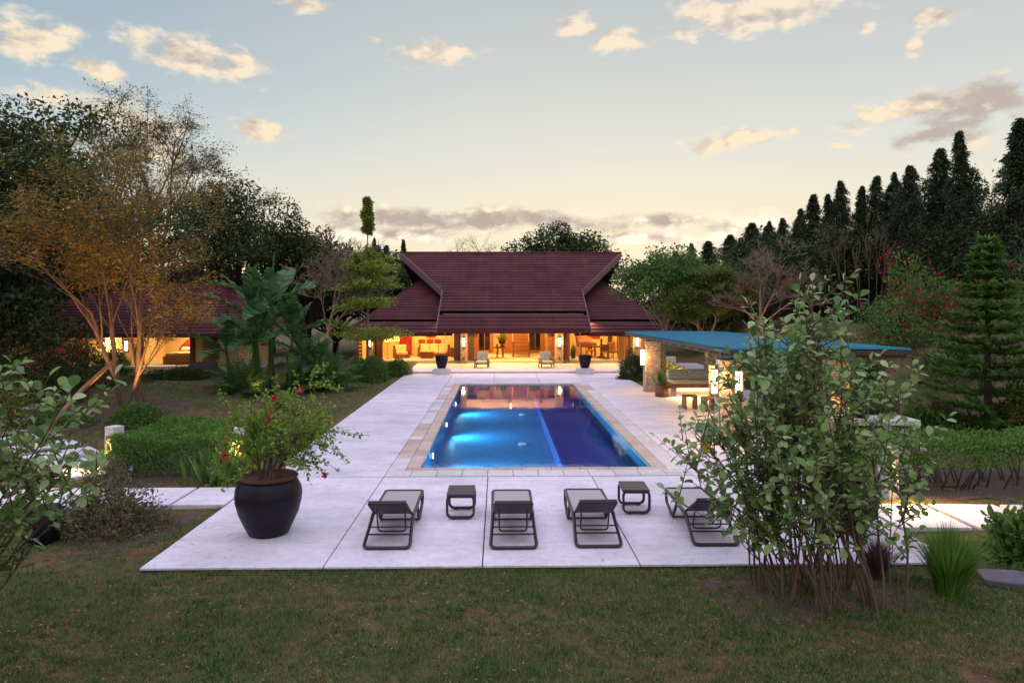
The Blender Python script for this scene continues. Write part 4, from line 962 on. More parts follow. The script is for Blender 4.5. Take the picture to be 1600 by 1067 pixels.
for x0, x1, y0, y1 in ((6.2, 6.82, 28.6, 29.2), (6.0, 6.62, 18.3, 18.9), (9.0, 9.5, 18.3, 18.8), (9.2, 9.8, 28.8, 29.4)):
    p = pillar(x0, x1, y0, y1, -.05, 2.16, Pv, sc=False)
    if x0 == 6.2: sconce(p, x0, 28.9, 1.45, .75, .17, .17, (-1, 0)); lamp('POINT', 'sconce_light', (5.95, 28.4, 1.45), 50, WARM, .12)
    if x0 == 6.0:
        sconce(p, x0, 18.6, 1.55, .75, .17, .17, (-1, 0)); sconce(p, 6.45, 18.3, 1.55, .75, .17, .17); lamp('POINT', 'sconce_light', (5.75, 18.0, 1.55), 70, WARM, .12)
    if x0 == 9.0: lamp('SPOT', 'column_uplight', (9.2, 17.7, .1), 160, WARM, .08, (9.25, 18.3, 1.6), 70, .7)
w = MB(); w.tube([(7.3, 30.6, 0), (7.3, 30.6, 2.2)], .09, 8); w.tube([(9.0, 24, 0), (9.0, 24, 2.2)], .08, 8); BP(w, 'timber_post', 'wood_dark')
# daybed, cushions, lamp and stools under the roof
t = thing('daybed', 'low timber daybed with lit base under the pavilion', 'daybed', (8.05, 27.6, 0)); MB().box(-1.15, -.65, .36, 1.3, .65, .49).build('platform', M['wood'], t, bevel=.01); MB().box(-.95, -.4, .0, 1.1, .5, .357).build('base', M['white'], t)
MB().box(-.9, -.46, .24, 1.05, -.41, .32).build('light_strip', M['lamp_strip'], t); lamp('AREA', 'daybed_glow', (8.0, 27.0, .33), 120, (1, .62, .2), 1.8, (8.0, 26.6, 0), sy=.1)
MB().box(-1.05, -.5, .491, 1.2, .6, .60).build('mattress', M['cushion'], t, bevel=.03)
for k, (x, wd_) in enumerate(((7.35, .85), (8.2, .85), (8.95, .6))):
    t = thing('throw_cushion', ['patterned grey and white cushion leaning at the left end of the daybed', 'patterned grey and white cushion in the middle of the daybed', 'small patterned cushion at the lamp end of the daybed'][k], 'cushion', (x, 28.0, .60), 0, 'patterned cushions on the daybed'); MB().cbox((0, 0, .2), (wd_, .2, .42), rx=R(-16)).build('cover', M['pattern'], t, bevel=.09, seg=3)
t = bigpot('cylinder_planter', 'brown cylindrical planter at the foot of the far pavilion column', (6.55, 27.3, 0), [(.26, 0), (.28, .45), (.25, .45), (.24, .4), (0, .4)], 'planter', m='wood')
def swordplant(name, label, loc, n, h, r, seed, sp=1):
    rs = np.random.RandomState(seed); t = thing(name, label, 'plant', loc); P = np.stack([rs.normal(size=n)*r*sp, rs.normal(size=n)*r*.55, np.zeros(n)], 1)
    D = unit(np.stack([rs.normal(size=n)*.22, rs.normal(size=n)*.22, np.ones(n)], 1)); L = h*(.6+.5*rs.rand(n)); N = rdir(rs, n)*np.array([1, 1, .1])
    T = (np.array([(-.3, 0, 0), (.3, 0, 0), (.5, .4, .1), (-.5, .4, .1), (.38, .75, 0), (-.38, .75, 0), (0, 1, 0)], float), [(0, 1, 2, 3), (3, 2, 4, 5), (5, 4, 6)])
    stamp('leaf', T, P, D, N, L, .075+.02*rs.rand(n), M['lf_snake'], t); return t
swordplant('sword_plant', 'upright sword leaved plant in the brown cylindrical planter', (6.55, 27.3, .42), 16, .75, .10, 3)
t = thing('box_lamp', 'square lantern with a glowing yellow shade by the near pavilion column', 'lantern', (7.75, 24.2, 0)); MB().box(-.2, -.2, .0, .2, .2, .85).build('stand', M['wood_orange'], t, bevel=.01); MB().box(-.19, -.19, .855, .19, .19, 1.5).build('lamp_shade', M['lamp_soft'], t); MB().box(-.22, -.22, 1.503, .22, .22, 1.53).build('lid', M['wood_orange'], t); lamp('POINT', 'box_lamp_bulb', (7.7, 23.8, 1.25), 20, WARM, .1)
for k, (x, y) in enumerate(((6.75, 24.0), (7.3, 23.5))):
    t = thing('wooden_stool', ['square wooden stool left in front of the yellow lantern', 'square wooden stool nearest the near pavilion column'][k], 'stool', (x, y, 0), R(8*k), 'wooden stools under the pavilion'); MB().box(-.24, -.24, .42, .24, .24, .47).build('seat', M['wood_teak'], t, bevel=.01)
    w = MB(); w.box(-.22, -.22, 0, -.16, .22, .417); w.build('side_panel', M['wood_teak'], t); w = MB(); w.box(.16, -.22, 0, .22, .22, .417); w.build('side_panel', M['wood_teak'], t)
for x, y, z, e in ((8, 26.2, 2.2, 300), (7.5, 21.6, 2.2, 260), (8.2, 29.8, 2.15, 280)): lamp('SPOT', 'pavilion_downlight', (x, y, z), e, (1, .52, .16), .08, (x-.3, y, 0), 118, .9)
lamp('SPOT', 'terrace_light', (11.5, 35.5, 2.6), 190, (1, .62, .26), .1, (11, 35, 0), 130, .9)
t = thing('garden_chair', 'wooden chair with a white cushion on the lit side terrace', 'chair', W(1050, 563, 35.5)); t.location.z = .02; MB().box(-.24, -.24, .40, .24, .24, .45).build('seat', M['wood'], t); MB().cbox((0, .2, .72), (.5, .12, .52), rx=R(-6)).build('back_cushion', M['white'], t, bevel=.05)
for x in (-.2, .2):
    for y in (-.2, .2): MB().box(x-.025, y-.025, 0, x+.025, y+.025, .40).build('leg', M['wood'], t)
t = thing('bar_counter', 'white concrete counter at the near end of the pavilion', 'counter', (9.15, 16.3, 0)); MB().box(-.95, -.4, .80, .8, .4, .92).build('worktop', M['white'], t, bevel=.012); MB().box(.62, -.36, -.05, .76, .36, .797).build('end_panel', M['white'], t); MB().box(-.85, -.3, -.05, .6, .3, .797).build('body', M['wood_dark'], t)
t = bigpot('planter_pot', 'black tapered pot standing on the white counter', (8.75, 16.3, .92), [(.12, 0), (.2, .28), (.22, .3), (.18, .3), (.17, .26), (0, .26)]); 
tuft('potted_plant', 'small spiky plant in the black pot on the white counter', (8.75, 16.3, 1.17), .2, .35, 26, .03, 'lf_olive', 31, 'plant')
# ================================================================== POOLSIDE THINGS
def rrect(x0, x1, z0, z1, r, n=5, y=0):
    pts = []
    for cx, cz, a0 in ((x1-r, z0+r, -90), (x1-r, z1-r, 0), (x0+r, z1-r, 90), (x0+r, z0+r, 180)):
        for i in range(n+1):
            a = R(a0+90*i/n); pts.append((cx+r*math.cos(a), y, cz+r*math.sin(a)))
    return pts
def fillet(pts, r, n=4):
    P = [Vector(p) for p in pts]; out = [P[0]]
    for i in range(1, len(P)-1):
        a, b, c = P[i-1], P[i], P[i+1]; u = (a-b).normalized(); v = (c-b).normalized()
        rr = min(r, (a-b).length*.45, (c-b).length*.45); out += bez(b+u*rr, b, b+v*rr, n+1)
    return out+[P[-1]]
def lounger():
    t = thing('sun_lounger', 'x', 'sun lounger', (0, 0, 0), 0, 'sun loungers lined up facing the pool')
    w = MB(); k = .026
    w.tube(fillet([(-.31, .66, .335), (-.345, .02, .028), (.345, .02, .028), (.31, .66, .335)], .09), k, 8)
    for s in (-1, 1):
        w.slab([(s*.318, .30, .135), (s*.318, .66, .30), (s*.312, 1.2, .31), (s*.312, 1.2, .36), (s*.312, .62, .36)], (s*.024, 0, 0))
        w.tube([(s*.322, 1.15, .338), (s*.322, 1.93, .352)], k, 8)
        w.tube(fillet([(s*.325, 1.90, .35), (s*.325, 1.86, .16), (s*.325, 1.40, .024), (s*.32, 1.14, .33)], .07), k, 8)
    w.tube(fillet([(-.322, 1.80, .35), (-.322, 1.95, .354), (.322, 1.95, .354), (.322, 1.80, .35)], .07), .026, 8)
    w.tube([(-.325, 1.40, .024), (.325, 1.40, .024)], .016, 8)
    o = w.build('frame', M['tube'], t, smooth=False); fix_normals(o)
    w = MB(); w.tube([(-.328, .26, .15), (.328, .26, .15)], .014, 8); w.tube([(-.322, .42, .21), (.322, .42, .21)], .012, 8); w.build('crossbar', M['tube'], t)
    w = MB(); w.box(-.305, .66, .335, .305, 1.93, .358); w.build('seat_sling', M['sling'], t, bevel=.006)
    w = MB(); hy, hz, ty, tz = .66, .35, .08, .665
    n_ = Vector((0, tz-hz, hy-ty)).normalized()
    w.slab([(-.27, hy, hz), (.27, hy, hz), (.265, ty, tz), (-.265, ty, tz)], n_*.014); b = w.build('backrest_sling', M['sling'], t); fix_normals(b)
    w = MB(); w.slab([(-.268, hy, hz-.004), (.268, hy, hz-.004), (.263, ty+.01, tz-.008), (-.263, ty+.01, tz-.008)], n_*-.006); o = w.build('shade_backing', M['tube'], b); fix_normals(o)  # dark sheet puts the shade on the sling's back into colour
    w = MB(); w.tube(fillet([(-.285, hy, hz), (-.28, ty, tz), (.28, ty, tz), (.285, hy, hz)], .05), .02, 8); w.tube([(-.28, ty+.02, tz+.012), (.28, ty+.02, tz+.012)], .028, 8); w.build('backrest_frame', M['tube'], t)
    w = MB(); w.tube(fillet([(-.215, .42, .47), (-.215, .56, .10), (.215, .56, .10), (.215, .42, .47)], .06), .013, 8); w.build('backrest_stand', M['tube'], t)
    return t
L0 = lounger()
LL = [('grey sling sun lounger nearest the big bougainvillea pot', -1.66, 10.13, 0), ('grey sling sun lounger at the middle deck joint with no table beside its left rail', .225, 10.10, 0), ('grey sling sun lounger between the middle one and the side table with tilted view', 1.50, 10.14, 0), ('grey sling sun lounger half hidden behind the big leafy shrub', 3.28, 10.18, -.6)]
LL[1] = ('grey sling sun lounger just right of the first side table, seen squarely from behind', .225, 10.10, 0); LL[2] = ('grey sling sun lounger left of the side table that shows both its loops', 1.50, 10.14, 0)
for k, (lb, x, y, a) in enumerate(LL):
    if k == 0: L0.location = (x, y, 0); L0['label'] = lb
    else: dup(L0, (x, y, 0), R(a), lb)
def side_table():
    t = thing('side_table', 'x', 'side table', (0, 0, 0), 0, 'dark side tables between the loungers')
    for y in (0, .56):
        w = MB(); w.tube(rrect(-.225, .225, .035, .405, .085, 5, y), [(.026, .02)]*24, 4, closed=True, flat=(0, 1, 0)); w.build('leg_loop', M['tube'], t)
        w = MB()
        for x in (-.13, .10): w.box(x, y-.018, 0, x+.04, y+.018, .03)
        w.build('foot', M['tube'], t)
    MB().box(-.235, -.03, .405, .235, .59, .43).build('tabletop', M['tube'], t, bevel=.012)
    MB().box(-.235, -.02, .36, .235, .58, .402).build('apron', M['tube'], t, bevel=.02)
    return t
T0 = side_table(); T0.location = (-.645, 11.58, 0); T0['label'] = 'dark side table standing between the first and second loungers from the bougainvillea pot'
dup(T0, (2.39, 11.8, 0), R(-2), 'dark side table between the lounger behind the leafy shrub and its neighbour')
POT = [(.28, 0), (.31, .015), (.38, .16), (.46, .34), (.505, .52), (.515, .62), (.50, .73), (.455, .82), (.415, .865), (.40, .88)]
def giant_pot(label, loc):
    t = thing('giant_pot', label, 'pot', loc); MB().lathe(POT+[(.36, .87), (.34, .78), (0, .78)], 56).build('body', M['pot'], t, smooth=True)
    MB().lathe([(.385, .872), (.44, .875), (.455, .905), (.43, .93), (.375, .925), (.36, .88)], 56).build('rim', M['rust'], t, smooth=True)
    MB().lathe([(.345, .79), (.36, .80), (.0, .84)], 32).build('soil', M['soil'], t, smooth=True); return t
giant_pot('giant dark clay pot with rusty rim on the left front of the deck', (-3.66, 10.95, 0))
giant_pot('giant dark clay pot half hidden behind the big leafy shrub', (5.62, 10.95, 0))
def bougain(label, loc, H, seed, lean, n1=13, per=85, fl=26, spread=.75):
    rs = np.random.RandomState(seed); t = thing('bougainvillea_shrub', label, 'flowering shrub', loc)
    out, tips = [], []
    for i in range(n1):
        a = i*2.4; d = Vector((math.cos(a)*spread+lean, math.sin(a)*spread*.8, 1.25+.4*rs.rand()))
        grow(rs, (.10*math.cos(a), .10*math.sin(a), 0), d, H*.62*(.7+.5*rs.rand()), .020, 2, dict(seg=5, wob=.16, up=-.02, kids=[4, 4], ang=(25, 65), ratio=.62, f0=.25), out, tips)
    branch_mesh(out, t, M['bark'], 'stem', .003, 5)
    P = []
    for p in tips:
        a = np.array(p); f = rs.rand(per//4)*(len(a)-1); i = np.minimum(f.astype(int), len(a)-2); P.append(a[i]+(a[i+1]-a[i])*(f-i)[:, None]+rs.normal(size=(per//4, 3))*.025)
    P = np.concatenate(P); n = len(P); D = unit(rdir(rs, n)+np.array([0, 0, .2])); sz = .042+.034*rs.rand(n)
    stamp('foliage', KITE, P, D, rdir(rs, n)+np.array([0, 0, 1]), sz, sz*.72, M['lf_bougain'], t)
    if fl:
        q = [tips[i][-1] for i in rs.choice(len(tips), 9, False)]; C = np.repeat(np.array([tuple(v) for v in q]), fl, 0)+rs.normal(size=(9*fl, 3))*.030
        n = len(C); stamp('blossoms', KITE, C, rdir(rs, n), rdir(rs, n), .05, .042, M['lf_red'], t)
    return t
bougain('green bougainvillea with a few red flowers growing in the giant pot', (-3.66, 10.95, .82), 1.5, 8, .24, 13, 100, 26, .46)
bougain('leafy bougainvillea in the giant pot behind the big shrub', (5.62, 10.95, .82), .9, 11, 0, 8, 60, 0)
# bollard lights
def bollard(label, loc, rz, h=.92):
    t = thing('bollard_light', label, 'bollard light', loc, rz, 'white bollard lights beside the path'); a = .135
    w = MB(); w.box(-a, -a, -.1, a, a, .30); w.box(-a, -.0, .302, a, a, h-.20); w.box(-a, -a, h-.198, a, a, h); w.box(-a, -a, .302, -a+.035, -.002, h-.20); w.box(a-.035, -a, .302, a, -.002, h-.20)
    w.build('post', M['white'], t, bevel=.006)
    w = MB(); w.box(-a+.04, -.035, .31, a-.04, -.004, h-.21); w.build('diffuser', M['lamp_strip'], t); w = MB(); w.box(-a+.036, -a+.01, h-.27, a-.036, -.003, h-.199); w.build('hood', M['wood'], t)
    d = Vector((math.sin(rz), -math.cos(rz), 0)); lamp('SPOT', 'bollard_bulb', Vector(loc)+d*.22+Vector((0, 0, h-.25)), 110 if loc[0] < 0 else 240, (1, .62, .2), .06, Vector(loc)+d*.9, 130, .8); return t
bollard('white bollard light at the left end of the clipped hedge', (-8.62, 15.5, 0), R(-24)); bollard('white bollard light between the clipped hedge and the big pot', (-5.78, 15.25, 0), R(14)); bollard('white bollard light behind the big leafy shrub beside the right hedge', (7.55, 13.1, 0), R(22))
t = thing('stepping_stone', 'flat grey slate slab lying on the lawn beside the green grass clump', 'stone', (6.85, 8.95, GZ(6.85, 8.95)), R(-14)); o = MB().slab([(-.42, -.22, 0), (-.1, -.27, 0), (.4, -.2, 0), (.45, .15, 0), (.1, .26, 0), (-.38, .2, 0)], (0, 0, .09)).build('slab', M['grey_stone'], t, bevel=.02); fix_normals(o)
t = thing('prop_pole', 'long bare pole propping up the feathery tree on the left', 'pole', (-12.5, 18.0, 0)); a = W(70, 657, 18.5); b = W(182, 560, 21.6); t.location = a; MB().tube([(0, 0, -.3), (b-a)*.5+Vector((0, 0, -.04)), b-a], [.075, .07, .06], 8).build('shaft', M['wood_teak'], t, smooth=True)
t = bigpot('planter_pot', 'dark round pot standing on the lawn beside the bronze leaved shrub', (-7.15, 10.85, GZ(-7.15, 10.85)), [(.2, 0), (.25, .05), (.30, .3), (.28, .5), (.25, .56), (.22, .56), (.2, .45), (0, .45)])
# ================================================================== VEGETATION
# big foreground shrubs -------------------------------------------------------------------------
def big_shrub(label, loc, prof, nst, seed, base_r, leaf, extra=(), nyel=14, twl=.42, nt=7):
    rs = np.random.RandomState(seed); t = thing('leafy_shrub', label, 'shrub', loc); w = MB(); P = []; D = []; zs = [p[0] for p in prof]
    def leaves(pts, f0, k):
        for i in range(k):
            f = f0+(1-f0)*(i+.6)/k; q = f*(len(pts)-1); j = min(int(q), len(pts)-2); p = pts[j].lerp(pts[j+1], q-j); d = (pts[j+1]-pts[j]).normalized()
            o = d.orthogonal().normalized(); o = Matrix.Rotation(i*1.57+rs.rand(), 3, d) @ o
            for s in (1, -1): P.append(tuple(p)); v = o*s*.95+d*.55+Vector(rs.normal(size=3))*.25; D.append(tuple(v))
        P.append(tuple(pts[-1])); D.append(tuple(d+Vector(rs.normal(size=3))*.2))
    T = []
    for i in range(nst):
        z = zs[0]+(zs[-1]-zs[0])*(1-(1-rs.rand())**1.0)*.999; hw = np.interp(z, zs, [p[1] for p in prof]); cx = np.interp(z, zs, [p[2] for p in prof])
        a = rs.rand()*6.283; r = math.sqrt(rs.rand()); T.append((cx+hw*r*math.cos(a), hw*.75*r*math.sin(a), z))
    T += list(extra)
    for (x, y, z) in T:
        a = rs.randint(0, 7)*.9; q_ = base_r*(.35+.6*((a*3.7) % 1)); b = Vector((x*.16+q_*math.cos(a)+rs.normal()*.05, y*.16+q_*.6*math.sin(a)+rs.normal()*.05, -.08)); e = Vector((x, y, z))
        mid = b.lerp(e, .42)+Vector((rs.normal()*.16, rs.normal()*.16, .08*z)); pts = bez(b, mid, e, 8)
        pts = [p+Vector(rs.normal(size=3))*.018*(0 < i < 7) for i, p in enumerate(pts)]
        r0 = .005+.016*rs.rand()**5+.0028*z; w.tube(pts, [r0*(1-.11*i) for i in range(8)], 6, caps=False); leaves(pts, .62, 4)
        for j in range(nt):
            f = .36+.63*rs.rand(); q = f*7; k = min(int(q), 6); p = pts[k].lerp(pts[k+1], q-k); d = Vector((rs.normal(), rs.normal(), .5+.5*rs.rand())).normalized(); L = twl*(.5+.7*rs.rand())
            tp = [p, p+d*L*.5+Vector((0, 0, .03)), p+d*L+Vector((0, 0, .08))]; w.tube(tp, [.007, .005, .003], 4, caps=False); leaves(tp, .15, 4)
    w.build('stem', M['bark'], t, smooth=True); P = np.array(P); D = np.array(D); n = len(P)
    lf = leaf*(.45+.85*rs.rand(n)); N = rdir(rs, n)*.6+np.array([0, 0, 1.0]); y = rs.choice(n, nyel, False); ok = np.ones(n, bool); ok[y] = False
    stamp('foliage', BROAD, P[ok], D[ok], N[ok], lf[ok], lf[ok]*(.56+.16*rs.rand(int(ok.sum()))), M['lf_big'], t, droop=.12); stamp('yellow_leaf', BROAD, P[y], D[y], N[y], lf[y], lf[y]*.6, M['lf_yellow'], t)
    return t
BSH = (4.15, 8.55, GZ(4.15, 8.55))
big_shrub('tall broad leaved shrub with many bare stems in front of the pavilion', BSH, [(1.25, 1.35, -.5), (1.5, 1.5, -.5), (1.9, 1.58, -.5), (2.4, 1.52, -.46), (2.85, 1.28, -.40), (3.2, .72, -.3), (3.6, .30, -.2), (4.05, .14, -.15)], 42, 3, .8, .122,
          [(-2.15, .1, 2.02), (-1.75, -.2, 1.5), (-1.3, .2, 1.15), (-1.9, .1, 1.2), (1.15, .1, 2.1), (1.0, -.1, 1.5), (-.2, 0, 3.7), (-.22, .1, 3.9), (-.1, .1, 3.5), (-.5, 0, 3.3), (.9, .2, 2.5), (.4, .1, 2.9), (.2, 0, 3.2), (-.6, .1, 2.9), (.75, -.2, 2.2), (-.9, .1, 2.6), (-1.5, .2, 2.45), (-1.3, -.1, 2.75), (-1.75, 0, 2.2), (-1.1, .1, 2.95), (-.25, 0, 3.8), (-.3, .1, 4.0)], 34, .48, 9)
big_shrub('broad leaved shrub reaching into the picture at the left edge', (-5.9, 5.9, GZ(-5.9, 5.9)), [(2.05, 1.2, .9), (2.5, 1.5, 1.0), (2.9, 1.1, .9), (3.25, .7, .9), (3.5, .3, 1.0)], 44, 17, .4, .112, [(2.2, .1, 3.0), (2.4, 0, 2.85), (2.0, .1, 3.1), (2.3, .2, 2.2), (2.35, -.1, 2.5), (2.4, .3, 2.35), (2.1, 0, 2.05), (1.6, .2, 1.95), (1.7, -.2, 3.2), (2.1, .1, 2.75), (1.5, -.1, 3.0), (2.45, 0, 2.6), (2.2, .2, 2.4), (1.9, 0, 2.0), (1.3, .1, 3.4)], 14, .36, 9)
# clipped hedges, beds ---------------------------------------------------------------------------
HG = 'hedge'
shrub('clipped_hedge', 'wide clipped green hedge between the two left bollards', (-6.95, 16.2, 0), 1.45, 1.35, .74, 30000, .055, 'lf_hedge', 5, HG, box=True, nst=30)
shrub('clipped_hedge', 'flat topped clipped hedge with bare stems below right of the stepping slabs', (10.6, 13.75, 0), 2.95, .75, .92, 24000, .055, 'lf_hedge', 6, HG, box=True, nst=110, low=.52)
shrub('ground_shrub', 'low bright green shrub at the foot of the feathery tree', (-10.7, 20.4, GZ(-10.7, 20.4)), .75, .6, .55, 4000, .07, 'lf_mid', 7)
shrub('ground_shrub', 'low green shrub left of the feathery tree trunks', (-13.0, 20.6, GZ(-13, 20.6)), 1.0, .7, .5, 3500, .07, 'lf_mid', 8)
shrub('bronze_shrub', 'bushy bronze leaved shrub beside the left stepping slabs', (-6.35, 11.3, GZ(-6.35, 11.3)), .75, .65, .85, 6500, .065, 'lf_croton', 9, rough=.25, asp=.42)
shrub('bronze_shrub', 'small bronze shrub in front of the left bollard', (-8.2, 14.4, 0), .5, .4, .5, 1800, .055, 'lf_croton', 10, rough=.25, asp=.42)
swordplant('sword_plant', 'clump of upright yellow edged sword leaves in front of the second bollard', (-5.75, 14.4, -.06), 110, .75, .30, 4)
swordplant('sword_plant', 'small clump of sword leaves at the left foot of the second bollard', (-6.2, 14.85, -.06), 40, .6, .2, 5)
shrub('round_shrub', 'rounded dark green shrub at the left edge of the deck by the house', (-6.35, 33.6, 0), 1.0, .8, 1.1, 9000, .07, 'lf_mid', 12, rough=.1)
shrub('round_shrub', 'small loose shrub beside the terrace on the living room side', (-5.4, 36.2, 0), .75, .6, .75, 4500, .08, 'lf_mid', 13)
shrub('round_shrub', 'low shrub under the living room window left of the small loose one', (-7.0, 37.8, 0), .9, .7, .8, 5000, .08, 'lf_mid', 14)
shrub('round_shrub', 'dark round shrub between the terrace and the far pavilion column', (6.75, 34.0, 0), .8, .7, 1.25, 6500, .08, 'lf_dark', 15)
shrub('bed_shrub', 'sunny green shrub glowing behind the daybed', (8.0, 30.4, 0), 1.4, .6, .95, 6500, .085, 'lf_olive', 16, rough=.25)
shrub('bed_shrub', 'bright shrub right of the near pavilion column', (8.25, 20.3, 0), .6, .5, 1.35, 3000, .08, 'lf_olive', 18, rough=.3)
lamp('SPOT', 'bed_uplight', (8.0, 29.5, .65), 260, (1, .6, .2), .06, (8.0, 30.5, .9), 140, .8)
shrub('ground_shrub', 'green bush with red tipped leaves at the right edge of the lawn', (7.75, 9.7, GZ(7.75, 9.7)), .62, .5, .72, 2600, .10, 'lf_mid', 19, flowers=40, fl=.03, tpl=BROAD)
tuft('grass_clump', 'big fine bladed green grass clump beside the slate slab', (5.75, 8.6, GZ(5.75, 8.6)), .62, .95, 1500, .010, 'lf_tuft', 21)
tuft('grass_clump', 'dark purple grass clump at the right corner of the deck', (5.15, 9.2, GZ(5.15, 9.2)), .42, .55, 700, .010, 'lf_tuft_purple', 22)
tuft('grass_clump', 'tan fountain grass on the slope left of the norfolk pine', (12.2, 18.7, GZ(12.2, 18.7)), 1.0, 1.2, 900, .022, 'lf_tuft_tan', 23); tuft('grass_clump', 'green fountain grass at the foot of the norfolk pine', (12.9, 17.6, GZ(12.9, 17.6)), .9, .9, 700, .022, 'lf_tuft', 24)
# palms and bananas ------------------------------------------------------------------------------
def banana(label, loc, seed, stems, group=None):
    rs = np.random.RandomState(seed); t = thing('banana_plant', label, 'banana plant', loc); w = MB(); V = []; F = []
    lf = MB()
    for (x, y, h, L) in stems:
        top = Vector((x*1.15, y*1.15, h)); w.tube([(x, y, -.1), (x*1.05, y*1.05, h*.5), top], [.13, .11, .06], 10)
        nl = 8
        for i in range(nl):
            az = i*2.39+rs.rand()*.6; el = R(82-62*(i/nl)+rs.normal()*6) if i else R(88); LL_ = L*(.8+.35*rs.rand()); n = 16
            d = Vector((math.cos(az)*math.cos(el), math.sin(az)*math.cos(el), math.sin(el))); p = top.copy(); pts = [p.copy()]
            for k in range(n): d = (d+Vector((0, 0, -.038-.045*k/n*(1 if i else .25)))).normalized(); p = p+d*LL_/n; pts.append(p.copy())
            side = Vector((-math.sin(az), math.cos(az), 0)); side = (side+Vector((0, 0, rs.normal()*.3))).normalized()
            w.tube(pts[:14], [.022*(1-j/18) for j in range(14)], 5, caps=False)
            for k in range(3, n):
                f0, f1 = (k-3)/(n-3), (k-2)/(n-3); wd0 = .30*LL_/2*math.sin(math.pi*min(.97, .10+.86*f0))**.7; wd1 = .30*LL_/2*math.sin(math.pi*min(.985, .10+.86*f1))**.7
                a, b = pts[k], pts[k+1]; b2 = a.lerp(b, .93 if rs.rand() < .5 else 1.0); dn = (b-a).normalized(); up = side.cross(dn)
                for s in (1, -1):
                    dr = -.30+rs.normal()*.16; o = (side*s+up*dr*.8+dn*.28); 
                    lf.add([a, b2, b2+o*wd1, a+o*wd0], [(0, 1, 2, 3) if s > 0 else (3, 2, 1, 0)])
    w.build('stalk', M['lf_banana'], t, smooth=True); lf.build('leaf', M['lf_banana'], t); return t
banana('tall banana clump with big torn leaves left of the deck', (-9.9, 29.2, GZ(-9.9, 29.2)), 4, [(-.5, .2, 2.9, 2.6), (.3, -.2, 3.4, 2.6), (-.1, -.6, 2.2, 2.3), (.9, .3, 2.2, 2.2), (-1.3, -.3, 1.7, 2.2)])
def palm(label, loc, seed, n, L, h0=.2, lm='lf_palm', group=None, name='palm', tr=0):
    rs = np.random.RandomState(seed); t = thing(name, label, 'palm', loc); w = MB(); P = []; D = []; Ns = []; S_ = []
    if tr: w.tube([(0, 0, -.2), (.05, 0, tr*.5), (0, 0, tr)], [.11, .08, .06], 8)
    for i in range(n):
        az = i*2.4; el = R(85-70*((i+.5)/n)); d = Vector((math.cos(az)*math.cos(el), math.sin(az)*math.cos(el), math.sin(el))); p = Vector((math.cos(az)*.15, math.sin(az)*.15, tr+h0*rs.rand())); k = 14; l = L*(.75+.4*rs.rand()); pts = [p]
        for j in range(k): d = (d+Vector((0, 0, -.055-.03*j/k))).normalized(); pts.append(pts[-1]+d*l/k)
        w.tube(pts, [.018*(1-j/17) for j in range(k+1)], 5, caps=False); sd = Vector((-math.sin(az), math.cos(az), 0))
        for j in range(2, k+1):
            dn = (pts[j]-pts[j-1]).normalized(); f = j/k
            for q in (0, .5):
                for s in (1, -1): P.append(tuple(pts[j-1].lerp(pts[j], q))); D.append(tuple(sd*s+dn*.7+Vector((0, 0, -.25+rs.normal()*.12)))); Ns.append(tuple(sd.cross(dn)+Vector(rs.normal(size=3))*.2)); S_.append(.42*math.sin(math.pi*(.12+.8*f))*L/1.8)
    w.build('stalk', M['bark'], t); P = np.array(P); stamp('frond', KITE, P, np.array(D), np.array(Ns), np.array(S_), .042*L/1.6, M[lm], t, droop=.25); return t
palm('bushy low palm with arching dark fronds behind the left lawn', (-7.6, 30.6, 0), 5, 34, 1.9); palm('second low palm tucked between the banana clump and the bushy palm', (-8.8, 31.4, 0), 6, 26, 1.7); palm('small palm on the far side of the banana clump near the ledge', (-11.6, 31.5, GZ(-11.6, 31.5)), 7, 22, 1.8)
banana('smaller banana clump on the right of the tall one', (-8.5, 29.8, GZ(-8.5, 29.8)), 14, [(0, 0, 1.5, 2.0), (.5, .3, 1.1, 1.8)])
palm('low palm in front of the banana clump', (-10.6, 28.2, GZ(-10.6, 28.2)), 9, 26, 1.6)
palm('dark palm peeking over the guest house roof end', (-12.6, 35.4, 0), 8, 24, 2.2, tr=1.6)
# trees ------------------------------------------------------------------------------------------
def feathery(label, loc, seed, stems, prm, per, lf, lm, spread=.22, bm='bark_pale', cat='tree', zf=.25, rmin=.006, asp=.32, name='feathery_tree', group=None, droop=-.1):
    rs = np.random.RandomState(seed); t = thing(name, label, cat, loc, 0, group); out, tips = [], []
    for (p, d, L, r, lvl) in stems: grow(rs, p, d, L, r, lvl, prm, out, tips)
    branch_mesh(out, t, M[bm], 'trunk', rmin)
    if per: spray(rs, tips, per, spread, lf, lm, t, 'crown', zf, asp, droop=droop)
    return t
LT = (-12.2, 22.4, GZ(-12.2, 22.4)-.1)
feathery('feathery amber lit tree with several leaning pale trunks on the left', LT, 21,
    [((-.25, .3, 0), (-.10, .1, 1), 3.7, .095, 4), ((.15, 0, 0), (-.24, .05, 1), 3.4, .085, 4), ((.45, .1, 0), (.10, -.05, 1), 3.9, .085, 4), ((.25, -.3, 0), (.50, .1, .95), 2.6, .06, 4), ((.55, .4, 0), (-.36, .2, .95), 2.6, .06, 4)],
    dict(seg=6, wob=.07, up=.05, kids=[3, 4, 4, 4], ang=(17, 44), ratio=.66, f0=.40, tap=.6, zmin=.16), 22, .135, 'lf_amber', .15, 'bark', zf=.30, asp=.38, rmin=.004)
for (x, y, e, tx, ty, tz) in ((-11.6, 20.9, 520, -12.0, 22.3, 5.5), (-13.4, 21.2, 460, -13.4, 22.5, 5), (-10.8, 21.5, 360, -11.2, 22.6, 5)): lamp('SPOT', 'tree_uplight', (x, y, GZ(x, y)+.15), e, (1, .46, .11), .08, (tx, ty, tz), 95, .8)
